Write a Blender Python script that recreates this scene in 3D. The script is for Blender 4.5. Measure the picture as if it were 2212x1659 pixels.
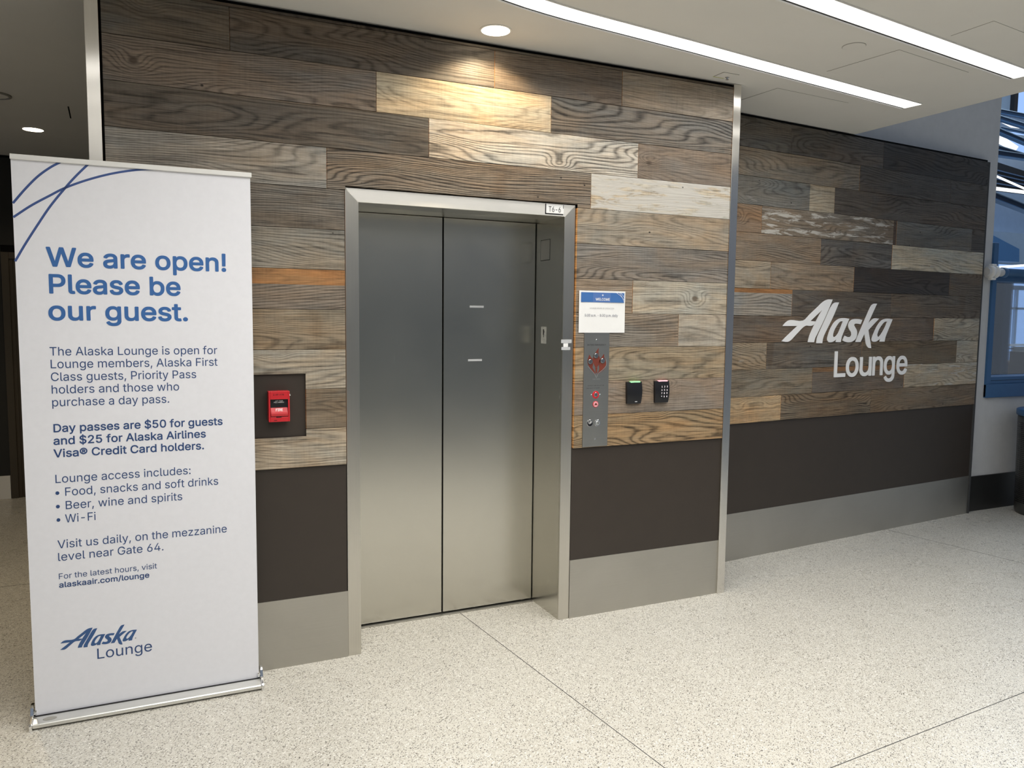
import bpy, bmesh, math, random
from mathutils import Vector, Matrix, geometry

# ------------------------------------------------------------------ camera, world, exposure, main lights
SC = bpy.context.scene
COL = SC.collection
for _o in list(bpy.data.objects):
    bpy.data.objects.remove(_o)

CAM_R = Vector((0.9089534335, -0.4167710955, 0.0102717860))
CAM_U = Vector((0.0266002135, 0.0825667185, 0.9962304782))
CAM_F = Vector((0.4160481754, 0.9052538820, -0.0861355024))
cam_data = bpy.data.cameras.new('camera')
cam_data.sensor_width = 36.0
cam_data.sensor_fit = 'HORIZONTAL'
cam_data.lens = 27.52272
cam_data.clip_start = 0.05
cam = bpy.data.objects.new('camera', cam_data)
COL.objects.link(cam)
M = Matrix.Identity(4)
for i in range(3):
    M[i][0] = CAM_R[i]; M[i][1] = CAM_U[i]; M[i][2] = -CAM_F[i]
M[0][3], M[1][3], M[2][3] = -0.81105, -3.60226, 1.62464
cam.matrix_world = M
SC.camera = cam

SC.view_settings.view_transform = 'Standard'
SC.view_settings.look = 'None'
SC.view_settings.gamma = 1.0
SC.view_settings.exposure = 0.14
SC.view_settings.use_curve_mapping = False

world = bpy.data.worlds.new('world')
SC.world = world
world.use_nodes = True
_nt = world.node_tree
_nt.nodes.clear()
_wo = _nt.nodes.new('ShaderNodeOutputWorld')
_bg = _nt.nodes.new('ShaderNodeBackground')
_tc = _nt.nodes.new('ShaderNodeTexCoord')
_sx = _nt.nodes.new('ShaderNodeSeparateXYZ')
_rp = _nt.nodes.new('ShaderNodeValToRGB')
_nt.links.new(_tc.outputs['Generated'], _sx.inputs[0])
_nt.links.new(_sx.outputs['Z'], _rp.inputs[0])
_rp.color_ramp.elements[0].position = 0.0
_rp.color_ramp.elements[0].color = (0.25, 0.28, 0.34, 1)
_rp.color_ramp.elements[1].position = 0.55
_rp.color_ramp.elements[1].color = (0.42, 0.50, 0.63, 1)
_nt.links.new(_rp.outputs[0], _bg.inputs['Color'])
_nt.links.new(_bg.outputs[0], _wo.inputs['Surface'])
WORLD_STRENGTH = 0.50
_bg.inputs['Strength'].default_value = WORLD_STRENGTH

SLOT_EMIT = 3.0          # ceiling slot lights
DOWN_EMIT = 14.0         # downlight lens
SLOT_WATTS = 22.0        # light thrown by each whole slot
SLOT_SPREAD = 150.0
DOWN_SPOT = 23.0         # downlight beam, watts

# ------------------------------------------------------------------ helpers
def lin(c):
    c = c / 255.0
    return c / 12.92 if c <= 0.04045 else ((c + 0.055) / 1.055) ** 2.4

def S(r, g, b, k=1.0):
    return (min(lin(r) * k, 1), min(lin(g) * k, 1), min(lin(b) * k, 1), 1.0)

class G:
    """small node-graph builder"""
    def __init__(self, name):
        self.m = bpy.data.materials.new(name)
        self.m.use_nodes = True
        self.t = self.m.node_tree
        self.t.nodes.clear()
        self.out = self.t.nodes.new('ShaderNodeOutputMaterial')
    def n(self, typ, ins=None, **props):
        nd = self.t.nodes.new(typ)
        for k, v in props.items():
            setattr(nd, k, v)
        for k, v in (ins or {}).items():
            self.put(nd.inputs[k], v)
        return nd
    def put(self, sock, v):
        if isinstance(v, bpy.types.NodeSocket):
            self.t.links.new(v, sock)
        elif isinstance(v, bpy.types.Node):
            self.t.links.new(v.outputs[0], sock)
        else:
            if isinstance(v, tuple) and len(v) == 4 and sock.type == 'VECTOR':
                v = v[:3]
            sock.default_value = v
    def math(self, op, a, b=0.0, c=0.0, clamp=False):
        nd = self.t.nodes.new('ShaderNodeMath'); nd.operation = op; nd.use_clamp = clamp
        self.put(nd.inputs[0], a); self.put(nd.inputs[1], b); self.put(nd.inputs[2], c)
        return nd.outputs[0]
    def mix(self, f, a, b, blend='MIX'):
        nd = self.t.nodes.new('ShaderNodeMix'); nd.data_type = 'RGBA'; nd.blend_type = blend
        self.put(nd.inputs['Factor'], f); self.put(nd.inputs['A'], a); self.put(nd.inputs['B'], b) if False else None
        self.put(nd.inputs[0], f); self.put(nd.inputs[6], a); self.put(nd.inputs[7], b)
        return nd.outputs[2]
    def mapr(self, v, a, b, c=0.0, d=1.0, smooth=False):
        nd = self.t.nodes.new('ShaderNodeMapRange'); nd.clamp = True
        if smooth: nd.interpolation_type = 'SMOOTHSTEP'
        self.put(nd.inputs[0], v)
        for i, x in enumerate((a, b, c, d)): self.put(nd.inputs[i + 1], x)
        return nd.outputs[0]
    def xyz(self, x, y, z):
        nd = self.t.nodes.new('ShaderNodeCombineXYZ')
        for i, v in enumerate((x, y, z)): self.put(nd.inputs[i], v)
        return nd.outputs[0]
    def sep(self, v):
        nd = self.t.nodes.new('ShaderNodeSeparateXYZ'); self.put(nd.inputs[0], v)
        return nd.outputs
    def noise(self, vec, scale=1.0, detail=2.0, rough=0.5, dist=0.0):
        nd = self.n('ShaderNodeTexNoise', {'Vector': vec, 'Scale': scale, 'Detail': detail, 'Roughness': rough, 'Distortion': dist})
        return nd.outputs[0]
    def bsdf(self, **ins):
        nd = self.t.nodes.new('ShaderNodeBsdfPrincipled')
        for k, v in ins.items():
            self.put(nd.inputs[k.replace('_', ' ')], v)
        self.t.links.new(nd.outputs[0], self.out.inputs[0])
        return nd

def plain(name, col, rough=0.5, metal=0.0, spec=0.5, mottle=0.04, scale=6.0, bump=0.0):
    """painted or plastic surface with slight mottling"""
    g = G(name)
    tc = g.n('ShaderNodeTexCoord').outputs['Object']
    nz = g.noise(tc, scale, 4.0, 0.6)
    k = g.mapr(nz, 0.3, 0.7, 1.0 - mottle, 1.0 + mottle)
    c = g.mix(1.0, col, g.xyz(k, k, k), 'MULTIPLY')
    b = g.bsdf(Base_Color=c, Roughness=rough, Metallic=metal, Specular_IOR_Level=spec)
    if bump:
        nb = g.noise(tc, 160.0, 3.0, 0.6)
        bp = g.n('ShaderNodeBump', {'Strength': bump, 'Distance': 0.002, 'Height': nb})
        g.put(b.inputs['Normal'], bp)
    return g.m

def steel(name, col, rough=0.3, axis='z', smear=0.04, aniso=0.0, fine=1.0, turn=0.0):
    """brushed stainless steel: fine hairlines along one axis, soft smudges"""
    g = G(name)
    tc = g.n('ShaderNodeTexCoord').outputs['Object']
    x, y, z = g.sep(tc)
    a, b_ = (3.0, 420.0) if axis == 'x' else (420.0, 3.0)
    hv = g.xyz(g.math('MULTIPLY', x, a), g.math('MULTIPLY', y, a), g.math('MULTIPLY', z, b_))
    hair = g.noise(hv, 1.0, 2.0, 0.6)
    smud = g.noise(tc, 2.3, 4.0, 0.6, 0.4)
    k = g.math('ADD', g.mapr(hair, 0.25, 0.75, 1.0 - 0.03 * fine, 1.0 + 0.03 * fine), g.mapr(smud, 0.3, 0.7, -smear, smear))
    c = g.mix(1.0, col, g.xyz(k, k, k), 'MULTIPLY')
    r = g.math('ADD', rough, g.math('ADD', g.mapr(hair, 0.2, 0.8, -0.012, 0.012), g.mapr(smud, 0.3, 0.7, -0.015, 0.02)))
    b = g.bsdf(Base_Color=c, Roughness=r, Metallic=1.0)
    if aniso:
        tg = g.n('ShaderNodeTangent', direction_type='RADIAL', axis='Z')
        b.inputs['Anisotropic'].default_value = aniso
        b.inputs['Anisotropic Rotation'].default_value = turn
        g.put(b.inputs['Tangent'], tg)
    bp = g.n('ShaderNodeBump', {'Strength': 0.008, 'Distance': 0.0005, 'Height': hair})
    g.put(b.inputs['Normal'], bp)
    return g.m

def emit(name, col, strength):
    g = G(name)
    e = g.n('ShaderNodeEmission', {'Color': col, 'Strength': strength})
    g.t.links.new(e.outputs[0], g.out.inputs[0])
    return g.m

def wood_material():
    """reclaimed boards; every board carries its own tone, grain seed and wear in mesh attributes"""
    g = G('reclaimed_wood')
    gv = g.n('ShaderNodeAttribute', attribute_name='gv').outputs['Vector']
    tone = g.n('ShaderNodeAttribute', attribute_name='tone').outputs['Color']
    wp = g.n('ShaderNodeAttribute', attribute_name='wp').outputs['Vector']
    u, v, s = g.sep(gv)
    con, warm, white = g.sep(wp)
    # slow figure of the board; its level lines are the growth rings
    warp = g.math('MULTIPLY', g.math('SUBTRACT', g.noise(g.xyz(g.math('MULTIPLY', u, 3.2), g.math('MULTIPLY', v, 9.0), s), 1.0, 3.0, 0.6), 0.5), 0.16)
    n1 = g.noise(g.xyz(g.math('MULTIPLY', u, 0.85), g.math('ADD', g.math('MULTIPLY', v, 5.2), warp), s), 1.0, 1.2, 0.45, 0.25)
    kv = g.n('ShaderNodeTexVoronoi', {'Vector': g.xyz(g.math('MULTIPLY', u, 2.4), g.math('ADD', g.math('MULTIPLY', v, 3.4), 0.37), g.math('MULTIPLY', s, 3.7)), 'Scale': 1.0, 'Randomness': 0.9})
    kd = kv.outputs['Distance']
    kr, kg, kb = g.sep(kv.outputs['Color'])
    kon = g.math('GREATER_THAN', kr, 0.45)
    kbump = g.math('MULTIPLY', g.mapr(kd, 0.02, 0.34, 1.0, 0.0, True), kon)
    kbump = g.math('MULTIPLY', kbump, kbump)
    field = g.math('ADD', g.math('MULTIPLY', n1, 27.0), g.math('MULTIPLY', kbump, 3.4))
    field = g.math('ADD', field, g.math('MULTIPLY', v, 62.0))
    ring = g.math('MULTIPLY_ADD', g.math('SINE', g.math('MULTIPLY', field, 6.2832)), 0.5, 0.5)
    ring = g.math('SUBTRACT', 1.0, g.math('POWER', ring, 2.6))
    fib = g.noise(g.xyz(g.math('MULTIPLY', u, 5.0), g.math('MULTIPLY', v, 210.0), s), 1.0, 3.0, 0.65)
    fib2 = g.noise(g.xyz(g.math('MULTIPLY', u, 26.0), g.math('MULTIPLY', v, 330.0), s), 1.0, 2.0, 0.6)
    big = g.noise(g.xyz(g.math('MULTIPLY', u, 2.1), g.math('MULTIPLY', v, 8.0), s), 1.0, 4.0, 0.6, 0.6)
    cross = g.noise(g.xyz(g.math('MULTIPLY', u, 120.0), g.math('MULTIPLY', v, 7.0), s), 1.0, 2.0, 0.5)
    # brightness factor
    f = g.math('MULTIPLY', g.math('SUBTRACT', ring, 0.66), g.math('MULTIPLY_ADD', con, 0.85, 0.12))
    f = g.math('ADD', f, g.math('MULTIPLY', g.math('SUBTRACT', fib, 0.5), g.math('MULTIPLY_ADD', con, 0.9, 1.35)))
    f = g.math('ADD', f, g.math('MULTIPLY', g.math('SUBTRACT', fib2, 0.5), 0.8))
    f = g.math('ADD', f, g.math('MULTIPLY', g.math('SUBTRACT', big, 0.5), 1.15))
    f = g.math('ADD', f, g.math('MULTIPLY', g.math('SUBTRACT', cross, 0.5), 0.30))
    k = g.math('MAXIMUM', g.math('ADD', 1.0, f), 0.16)
    col = g.mix(1.0, tone, g.xyz(k, k, k), 'MULTIPLY')
    # grey and brown weathering drifting along the board
    dn = g.noise(g.xyz(g.math('MULTIPLY', u, 1.9), g.math('MULTIPLY', v, 5.5), g.math('ADD', s, 7.7)), 1.0, 4.0, 0.6, 0.7)
    col = g.mix(1.0, col, g.mix(g.mapr(dn, 0.36, 0.64), (1.09, 0.99, 0.86, 1), (0.93, 0.99, 1.03, 1)), 'MULTIPLY')
    # fine drying cracks along the grain
    ck = g.noise(g.xyz(g.math('MULTIPLY', u, 3.0), g.math('MULTIPLY', v, 95.0), g.math('ADD', s, 3.7)), 1.0, 3.0, 0.6, 0.3)
    cf = g.math('MULTIPLY', g.mapr(ck, 0.57, 0.68), g.math('MULTIPLY_ADD', con, 0.5, 0.45))
    col = g.mix(cf, col, g.mix(1.0, col, (0.34, 0.31, 0.29, 1), 'MULTIPLY'))
    # warm patches where the grey weathering is rubbed away
    wn = g.noise(g.xyz(g.math('MULTIPLY', u, 1.1), g.math('MULTIPLY', v, 11.0), g.math('ADD', s, 5.3)), 1.0, 3.0, 0.55, 0.5)
    wf = g.math('MULTIPLY', g.mapr(wn, 0.44, 0.66), warm)
    col = g.mix(wf, col, g.mix(1.0, col, (1.20, 1.01, 0.80, 1), 'MULTIPLY'))
    # old paint and white bloom
    pn = g.noise(g.xyz(g.math('MULTIPLY', u, 5.0), g.math('MULTIPLY', v, 30.0), g.math('ADD', s, 9.1)), 1.0, 5.0, 0.65, 0.6)
    pf = g.math('MULTIPLY', g.mapr(pn, g.math('SUBTRACT', 0.62, g.math('MULTIPLY', white, 0.24)), g.math('SUBTRACT', 0.68, g.math('MULTIPLY', white, 0.2))), g.mapr(white, 0.02, 0.3))
    pw = g.math('MULTIPLY_ADD', fib, 0.25, 0.36)
    col = g.mix(pf, col, g.xyz(pw, g.math('MULTIPLY', pw, 0.95), g.math('MULTIPLY', pw, 0.86)))
    # old nail-batten stains running across the board
    sn = g.noise(g.xyz(g.math('MULTIPLY', u, 2.6), g.math('MULTIPLY', v, 1.2), g.math('ADD', s, 2.2)), 1.0, 2.0, 0.4)
    sf = g.math('MULTIPLY', g.mapr(sn, 0.67, 0.70), 0.45)
    col = g.mix(sf, col, g.mix(1.0, col, (0.62, 0.46, 0.30, 1), 'MULTIPLY'))
    # knots and nail holes
    kc = g.math('MULTIPLY', g.mapr(g.math('ADD', kd, g.math('MULTIPLY', g.math('SUBTRACT', fib, 0.5), 0.03)), 0.035, 0.062, 0.8, 0.0), kon)
    col = g.mix(kc, col, g.mix(1.0, tone, (0.30, 0.24, 0.19, 1), 'MULTIPLY'))
    hv = g.n('ShaderNodeTexVoronoi', {'Vector': g.xyz(g.math('MULTIPLY', u, 7.0), g.math('MULTIPLY', v, 9.0), g.math('MULTIPLY', s, 2.1)), 'Scale': 1.0})
    hr, hg, hb = g.sep(hv.outputs['Color'])
    hf = g.math('MULTIPLY', g.mapr(hv.outputs['Distance'], 0.03, 0.055, 0.9, 0.0), g.math('GREATER_THAN', hr, 0.64))
    col = g.mix(hf, col, (0.008, 0.006, 0.005, 1))
    b = g.bsdf(Base_Color=col, Roughness=g.mapr(ring, 0, 1, 0.62, 0.46), Specular_IOR_Level=0.32)
    h = g.math('ADD', g.math('MULTIPLY', ring, g.math('MULTIPLY', con, 0.8)), g.math('ADD', g.math('MULTIPLY', fib, 0.7), g.math('MULTIPLY', big, 0.5)))
    h = g.math('SUBTRACT', h, g.math('ADD', hf, kc))
    bp = g.n('ShaderNodeBump', {'Strength': 0.55, 'Distance': 0.0022, 'Height': h})
    g.put(b.inputs['Normal'], bp)
    return g.m

def terrazzo_material():
    g = G('terrazzo')
    tc = g.n('ShaderNodeTexCoord').outputs['Object']
    x, y, z = g.sep(tc)
    flat = g.xyz(x, y, 0.0)
    wob = g.n('ShaderNodeTexNoise', {'Vector': flat, 'Scale': 210.0, 'Detail': 1.0}).outputs['Color']
    pv = g.n('ShaderNodeVectorMath', {0: flat, 1: g.n('ShaderNodeVectorMath', {0: wob, 3: 0.0035}, operation='SCALE').outputs[0]}, operation='ADD').outputs[0]
    col = (0.63, 0.605, 0.54, 1)
    cl = g.noise(flat, 1.7, 3.0, 0.5)
    k = g.mapr(cl, 0.3, 0.7, 0.97, 1.03)
    col = g.mix(1.0, col, g.xyz(k, k, k), 'MULTIPLY')
    for sc, thr, d0, c, amt, sq in ((120.0, 0.60, 0.46, (0.47, 0.445, 0.38, 1), 0.55, 1.0), (150.0, 0.66, 0.46, (0.25, 0.21, 0.155, 1), 0.7, 2.0), (155.0, 0.86, 0.52, (0.05, 0.043, 0.037, 1), 0.9, 1.6), (110.0, 0.82, 0.36, (0.92, 0.90, 0.85, 1), 0.7, 1.0)):
        px, py, pz = g.sep(pv)
        q = g.xyz(g.math('ADD', g.math('MULTIPLY', px, 0.8), g.math('MULTIPLY', py, 0.6)), g.math('MULTIPLY', g.math('SUBTRACT', g.math('MULTIPLY', py, 0.8), g.math('MULTIPLY', px, 0.6)), sq), 0.0)
        vo = g.n('ShaderNodeTexVoronoi', {'Vector': q, 'Scale': sc}, voronoi_dimensions='2D')
        r_, g_, b_ = g.sep(vo.outputs['Color'])
        on = g.math('GREATER_THAN', r_, thr)
        size = g.math('MULTIPLY_ADD', g_, 0.28, d0 - 0.24)
        ff = g.math('MULTIPLY', g.math('MULTIPLY', g.math('LESS_THAN', vo.outputs['Distance'], size), on), amt)
        col = g.mix(ff, col, c)
    rg = g.mapr(g.noise(flat, 5.0, 3.0), 0.3, 0.7, 0.24, 0.36)
    g.bsdf(Base_Color=col, Roughness=rg, Specular_IOR_Level=0.42)
    return g.m

def glass_material():
    g = G('clear_glass')
    tr = g.n('ShaderNodeBsdfTransparent', {'Color': (0.93, 0.97, 1.0, 1)})
    gl = g.n('ShaderNodeBsdfGlossy', {'Color': (1, 1, 1, 1), 'Roughness': 0.02})
    fr = g.n('ShaderNodeFresnel', {'IOR': 1.35})
    mx = g.n('ShaderNodeMixShader', {0: g.math('MULTIPLY', fr.outputs[0], 0.6), 1: tr.outputs[0], 2: gl.outputs[0]})
    g.t.links.new(mx.outputs[0], g.out.inputs[0])
    return g.m

def mesh_grid_metal(name, col):
    """perforated sheet: dark holes cut through by transparency"""
    g = G(name)
    tc = g.n('ShaderNodeTexCoord').outputs['Object']
    x, y, z = g.sep(tc)
    a = g.math('MULTIPLY', g.math('ARCTAN2', y, x), 0.25 / 0.016)
    fx = g.math('SUBTRACT', g.math('FRACT', a), 0.5)
    fz = g.math('SUBTRACT', g.math('FRACT', g.math('DIVIDE', z, 0.016)), 0.5)
    d = g.math('SQRT', g.math('ADD', g.math('MULTIPLY', fx, fx), g.math('MULTIPLY', fz, fz)))
    hole = g.math('MULTIPLY', g.math('LESS_THAN', d, 0.33), g.math('MULTIPLY', g.math('GREATER_THAN', z, 0.10), g.math('LESS_THAN', z, 0.78)))
    b = g.bsdf(Base_Color=col, Metallic=0.6, Roughness=0.4, Alpha=g.math('SUBTRACT', 1.0, hole))
    return g.m

MAT = dict(
    wood=wood_material(),
    terrazzo=terrazzo_material(),
    steel_door=steel('brushed_steel_door', (0.60, 0.585, 0.53, 1), 0.25, 'z', 0.02, 0.55, 0.6),
    steel_frame=steel('brushed_steel_frame', (0.62, 0.60, 0.55, 1), 0.30, 'z', 0.03, 0.4),
    steel_head=steel('brushed_steel_header', (0.72, 0.70, 0.66, 1), 0.34, 'x', 0.02, 0.85, 1.0, 0.25),
    steel_trim=steel('satin_steel_trim', (0.72, 0.70, 0.66, 1), 0.16, 'z', 0.02, 0.0),
    steel_base=steel('brushed_steel_kick_plate', (0.50, 0.485, 0.445, 1), 0.42, 'x', 0.05),
    steel_panel=steel('brushed_steel_plate', (0.42, 0.42, 0.40, 1), 0.36, 'x', 0.03),
    chrome=steel('polished_chrome', (0.82, 0.82, 0.82, 1), 0.08, 'z', 0.01),
    alu=steel('anodised_aluminium', (0.80, 0.80, 0.77, 1), 0.34, 'x', 0.02),
    dark_panel=plain('dark_brown_laminate', S(58, 51, 45), 0.42, 0, 0.4, 0.05, 9),
    black=plain('black_gap', (0.006, 0.006, 0.006, 1), 0.8, 0, 0.1),
    black_plastic=plain('black_plastic', (0.010, 0.010, 0.012, 1), 0.32, 0, 0.5),
    ceiling=plain('ceiling_paint', (0.77, 0.755, 0.715, 1), 0.85, 0, 0.2, 0.015, 3),
    lip=plain('white_enamel', (0.82, 0.81, 0.78, 1), 0.4, 0, 0.5, 0.01),
    groove=plain('grey_groove', (0.07, 0.07, 0.07, 1), 0.8, 0, 0.1),
    seam=plain('panel_seam', (0.33, 0.32, 0.29, 1), 0.9, 0, 0.1),
    grey_wall=plain('grey_wall_paint', (0.60, 0.595, 0.585, 1), 0.75, 0, 0.2, 0.03, 14, 0.05),
    black_base=plain('black_rubber_base', (0.022, 0.022, 0.021, 1), 0.4, 0, 0.4, 0.1),
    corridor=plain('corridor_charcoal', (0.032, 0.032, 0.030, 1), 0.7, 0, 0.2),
    bronze=plain('bronze_frame_paint', (0.060, 0.048, 0.032, 1), 0.5, 0, 0.4),
    fabric=plain('banner_vinyl', (0.83, 0.83, 0.87, 1), 0.55, 0, 0.3, 0.015, 40),
    ink_blue=plain('printed_blue', (0.050, 0.150, 0.400, 1), 0.5, 0, 0.3, 0.02),
    ink_navy=plain('printed_navy', (0.034, 0.075, 0.205, 1), 0.5, 0, 0.3, 0.02),
    ink_line=plain('printed_line_blue', (0.055, 0.10, 0.28, 1), 0.5, 0, 0.3, 0.02),
    ink_grey=plain('printed_grey', (0.30, 0.30, 0.31, 1), 0.5, 0, 0.3, 0.02),
    ink_black=plain('printed_black', (0.012, 0.012, 0.014, 1), 0.5, 0, 0.3, 0.02),
    ink_violet=plain('printed_slate', (0.13, 0.14, 0.20, 1), 0.5, 0, 0.3, 0.02),
    etched=plain('etched_fill', (0.05, 0.05, 0.05, 1), 0.6, 0, 0.3, 0.02),
    white_paint=plain('white_paint', (0.90, 0.90, 0.90, 1), 0.4, 0, 0.4, 0.01),
    paper=plain('paper', (0.82, 0.82, 0.81, 1), 0.6, 0, 0.3, 0.01, 30),
    red=plain('alarm_red', (0.56, 0.022, 0.030, 1), 0.32, 0, 0.5, 0.03),
    red_enamel=plain('red_enamel', (0.17, 0.038, 0.024, 1), 0.35, 0, 0.5, 0.06),
    pink=plain('pink_lens', (0.80, 0.36, 0.40, 1), 0.2, 0, 0.5, 0.02),
    tape=plain('cloudy_tape', (0.50, 0.51, 0.52, 1), 0.35, 0, 0.5, 0.03),
    residue=plain('tape_residue', (0.40, 0.40, 0.37, 1), 0.5, 0, 0.4, 0.25, 60),
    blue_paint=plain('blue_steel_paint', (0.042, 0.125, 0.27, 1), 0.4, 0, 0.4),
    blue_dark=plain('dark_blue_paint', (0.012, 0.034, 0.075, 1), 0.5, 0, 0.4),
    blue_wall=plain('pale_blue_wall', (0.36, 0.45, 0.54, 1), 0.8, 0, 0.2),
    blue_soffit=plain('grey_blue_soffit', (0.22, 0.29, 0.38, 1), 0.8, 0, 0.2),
    warm_grey=plain('hall_wall_paint', (0.50, 0.49, 0.45, 1), 0.8, 0, 0.2),
    lilac=plain('lilac_wall', (0.76, 0.79, 0.90, 1), 0.8, 0, 0.2),
    oak=plain('oak_counter', (0.62, 0.40, 0.17, 1), 0.4, 0, 0.4, 0.1, 5),
    rope_brown=plain('brown_box', (0.12, 0.085, 0.05, 1), 0.6, 0, 0.3),
    mesh_metal=mesh_grid_metal('perforated_dark_metal', (0.10, 0.10, 0.095, 1)),
    glass=glass_material(),
    slot=emit('slot_diffuser', (1.0, 0.975, 0.93, 1), SLOT_EMIT),
    down=emit('downlight_lens', (1.0, 0.84, 0.60, 1), DOWN_EMIT),
    led_green=emit('green_status_light', (0.35, 1.0, 0.38, 1), 1.6),
    led_red=emit('red_status_light', (1.0, 0.42, 0.46, 1), 1.7),
    keys=emit('backlit_keys', (1.0, 0.90, 0.90, 1), 1.2),
    sky_pane=emit('daylit_pane', (0.33, 0.52, 0.92, 1), 1.0),
    sky_white=emit('sunlit_glazing', (1.0, 1.0, 1.0, 1), 1.6),
    tube=emit('tube_light', (0.95, 1.0, 1.0, 1), 1.5),
)

def mesh_from_bm(bm, name):
    me = bpy.data.meshes.new(name)
    bm.to_mesh(me); bm.free()
    return me

def obj(name, me, mat, parent=None, bevel=0.0, smooth=False):
    o = bpy.data.objects.new(name, me)
    COL.objects.link(o)
    if mat is not None:
        me.materials.clear()
        me.materials.append(MAT[mat] if isinstance(mat, str) else mat)
    if parent is not None:
        o.parent = parent
    if bevel:
        md = o.modifiers.new('bevel', 'BEVEL')
        md.width = bevel; md.segments = 2; md.limit_method = 'ANGLE'
    if smooth:
        for p in me.polygons: p.use_smooth = True
    return o

def tag(o, label, cat, group=None):
    o['label'] = label; o['category'] = cat
    if group: o['group'] = group
    return o

def thing(name, label, cat, loc=(0, 0, 0), rz=0.0, group=None):
    o = bpy.data.objects.new(name, None)
    COL.objects.link(o)
    o.location = loc; o.rotation_euler = (0, 0, rz)
    o.empty_display_size = 0.1
    return tag(o, label, cat, group)

def struct(o, label=None, cat=None):
    o['kind'] = 'structure'
    if label: o['label'] = label
    if cat: o['category'] = cat
    return o

def box(bm, x0, x1, y0, y1, z0, z1):
    v = [bm.verts.new(p) for p in ((x0, y0, z0), (x1, y0, z0), (x1, y1, z0), (x0, y1, z0), (x0, y0, z1), (x1, y0, z1), (x1, y1, z1), (x0, y1, z1))]
    for f in ((0, 3, 2, 1), (4, 5, 6, 7), (0, 1, 5, 4), (1, 2, 6, 5), (2, 3, 7, 6), (3, 0, 4, 7)):
        bm.faces.new([v[i] for i in f])

def boxes(name, lst, mat, parent=None, bevel=0.0):
    bm = bmesh.new()
    for b in lst: box(bm, *b)
    return obj(name, mesh_from_bm(bm, name), mat, parent, bevel)

def prism(pts, axis, a, b, bm=None):
    """extrude a 2D polygon; axis 'x': pts are (y,z); 'y': (x,z); 'z': (x,y)"""
    bm = bm or bmesh.new()
    def P(p, t):
        return (t, p[0], p[1]) if axis == 'x' else ((p[0], t, p[1]) if axis == 'y' else (p[0], p[1], t))
    A = [bm.verts.new(P(p, a)) for p in pts]
    B = [bm.verts.new(P(p, b)) for p in pts]
    bm.faces.new(A); bm.faces.new(B[::-1])
    n = len(pts)
    for i in range(n):
        bm.faces.new((A[i], B[i], B[(i + 1) % n], A[(i + 1) % n]))
    bmesh.ops.recalc_face_normals(bm, faces=bm.faces)
    return bm

def lathe(profile, axis='y', c=(0, 0, 0), n=32, bm=None):
    """profile: list of (radius, t) along axis, closed with caps"""
    bm = bm or bmesh.new()
    rings = []
    for r, t in profile:
        ring = []
        for i in range(n):
            a = 2 * math.pi * i / n
            p, q = r * math.cos(a), r * math.sin(a)
            co = (c[0] + p, c[1] + t, c[2] + q) if axis == 'y' else ((c[0] + p, c[1] + q, c[2] + t) if axis == 'z' else (c[0] + t, c[1] + p, c[2] + q))
            ring.append(bm.verts.new(co))
        rings.append(ring)
    for A, B in zip(rings, rings[1:]):
        for i in range(n):
            bm.faces.new((A[i], A[(i + 1) % n], B[(i + 1) % n], B[i]))
    bm.faces.new(rings[0][::-1]); bm.faces.new(rings[-1])
    bmesh.ops.recalc_face_normals(bm, faces=bm.faces)
    return bm

def bar(p, q, w, h, bm=None):
    """rectangular bar from p to q, width w across, height h"""
    bm = bm or bmesh.new()
    p, q = Vector(p), Vector(q)
    d = (q - p).normalized()
    s = d.cross(Vector((0, 0, 1)))
    s = s.normalized() if s.length > 1e-4 else Vector((1, 0, 0))
    t = s.cross(d)
    R = []
    for c in (p, q):
        R.append([bm.verts.new(c + s * (w / 2) * i + t * (h / 2) * j) for i, j in ((-1, -1), (1, -1), (1, 1), (-1, 1))])
    bm.faces.new(R[0]); bm.faces.new(R[1][::-1])
    for i in range(4):
        bm.faces.new((R[0][i], R[1][i], R[1][(i + 1) % 4], R[0][(i + 1) % 4]))
    bmesh.ops.recalc_face_normals(bm, faces=bm.faces)
    return bm

def curve_mesh(cu):
    o = bpy.data.objects.new('tmp', cu)
    COL.objects.link(o)
    dg = bpy.context.evaluated_depsgraph_get()
    dg.update()
    me = bpy.data.meshes.new_from_object(o.evaluated_get(dg))
    bpy.data.objects.remove(o)
    bpy.data.curves.remove(cu)
    return me

def load_font():
    try:
        import os
        p = os.path.join(bpy.utils.resource_path('LOCAL'), 'datafiles', 'fonts', 'Inter.woff2')
        if os.path.exists(p):
            return bpy.data.fonts.load(p)
    except Exception:
        pass
    return None
FONT = load_font()
CAPH = None

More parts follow.
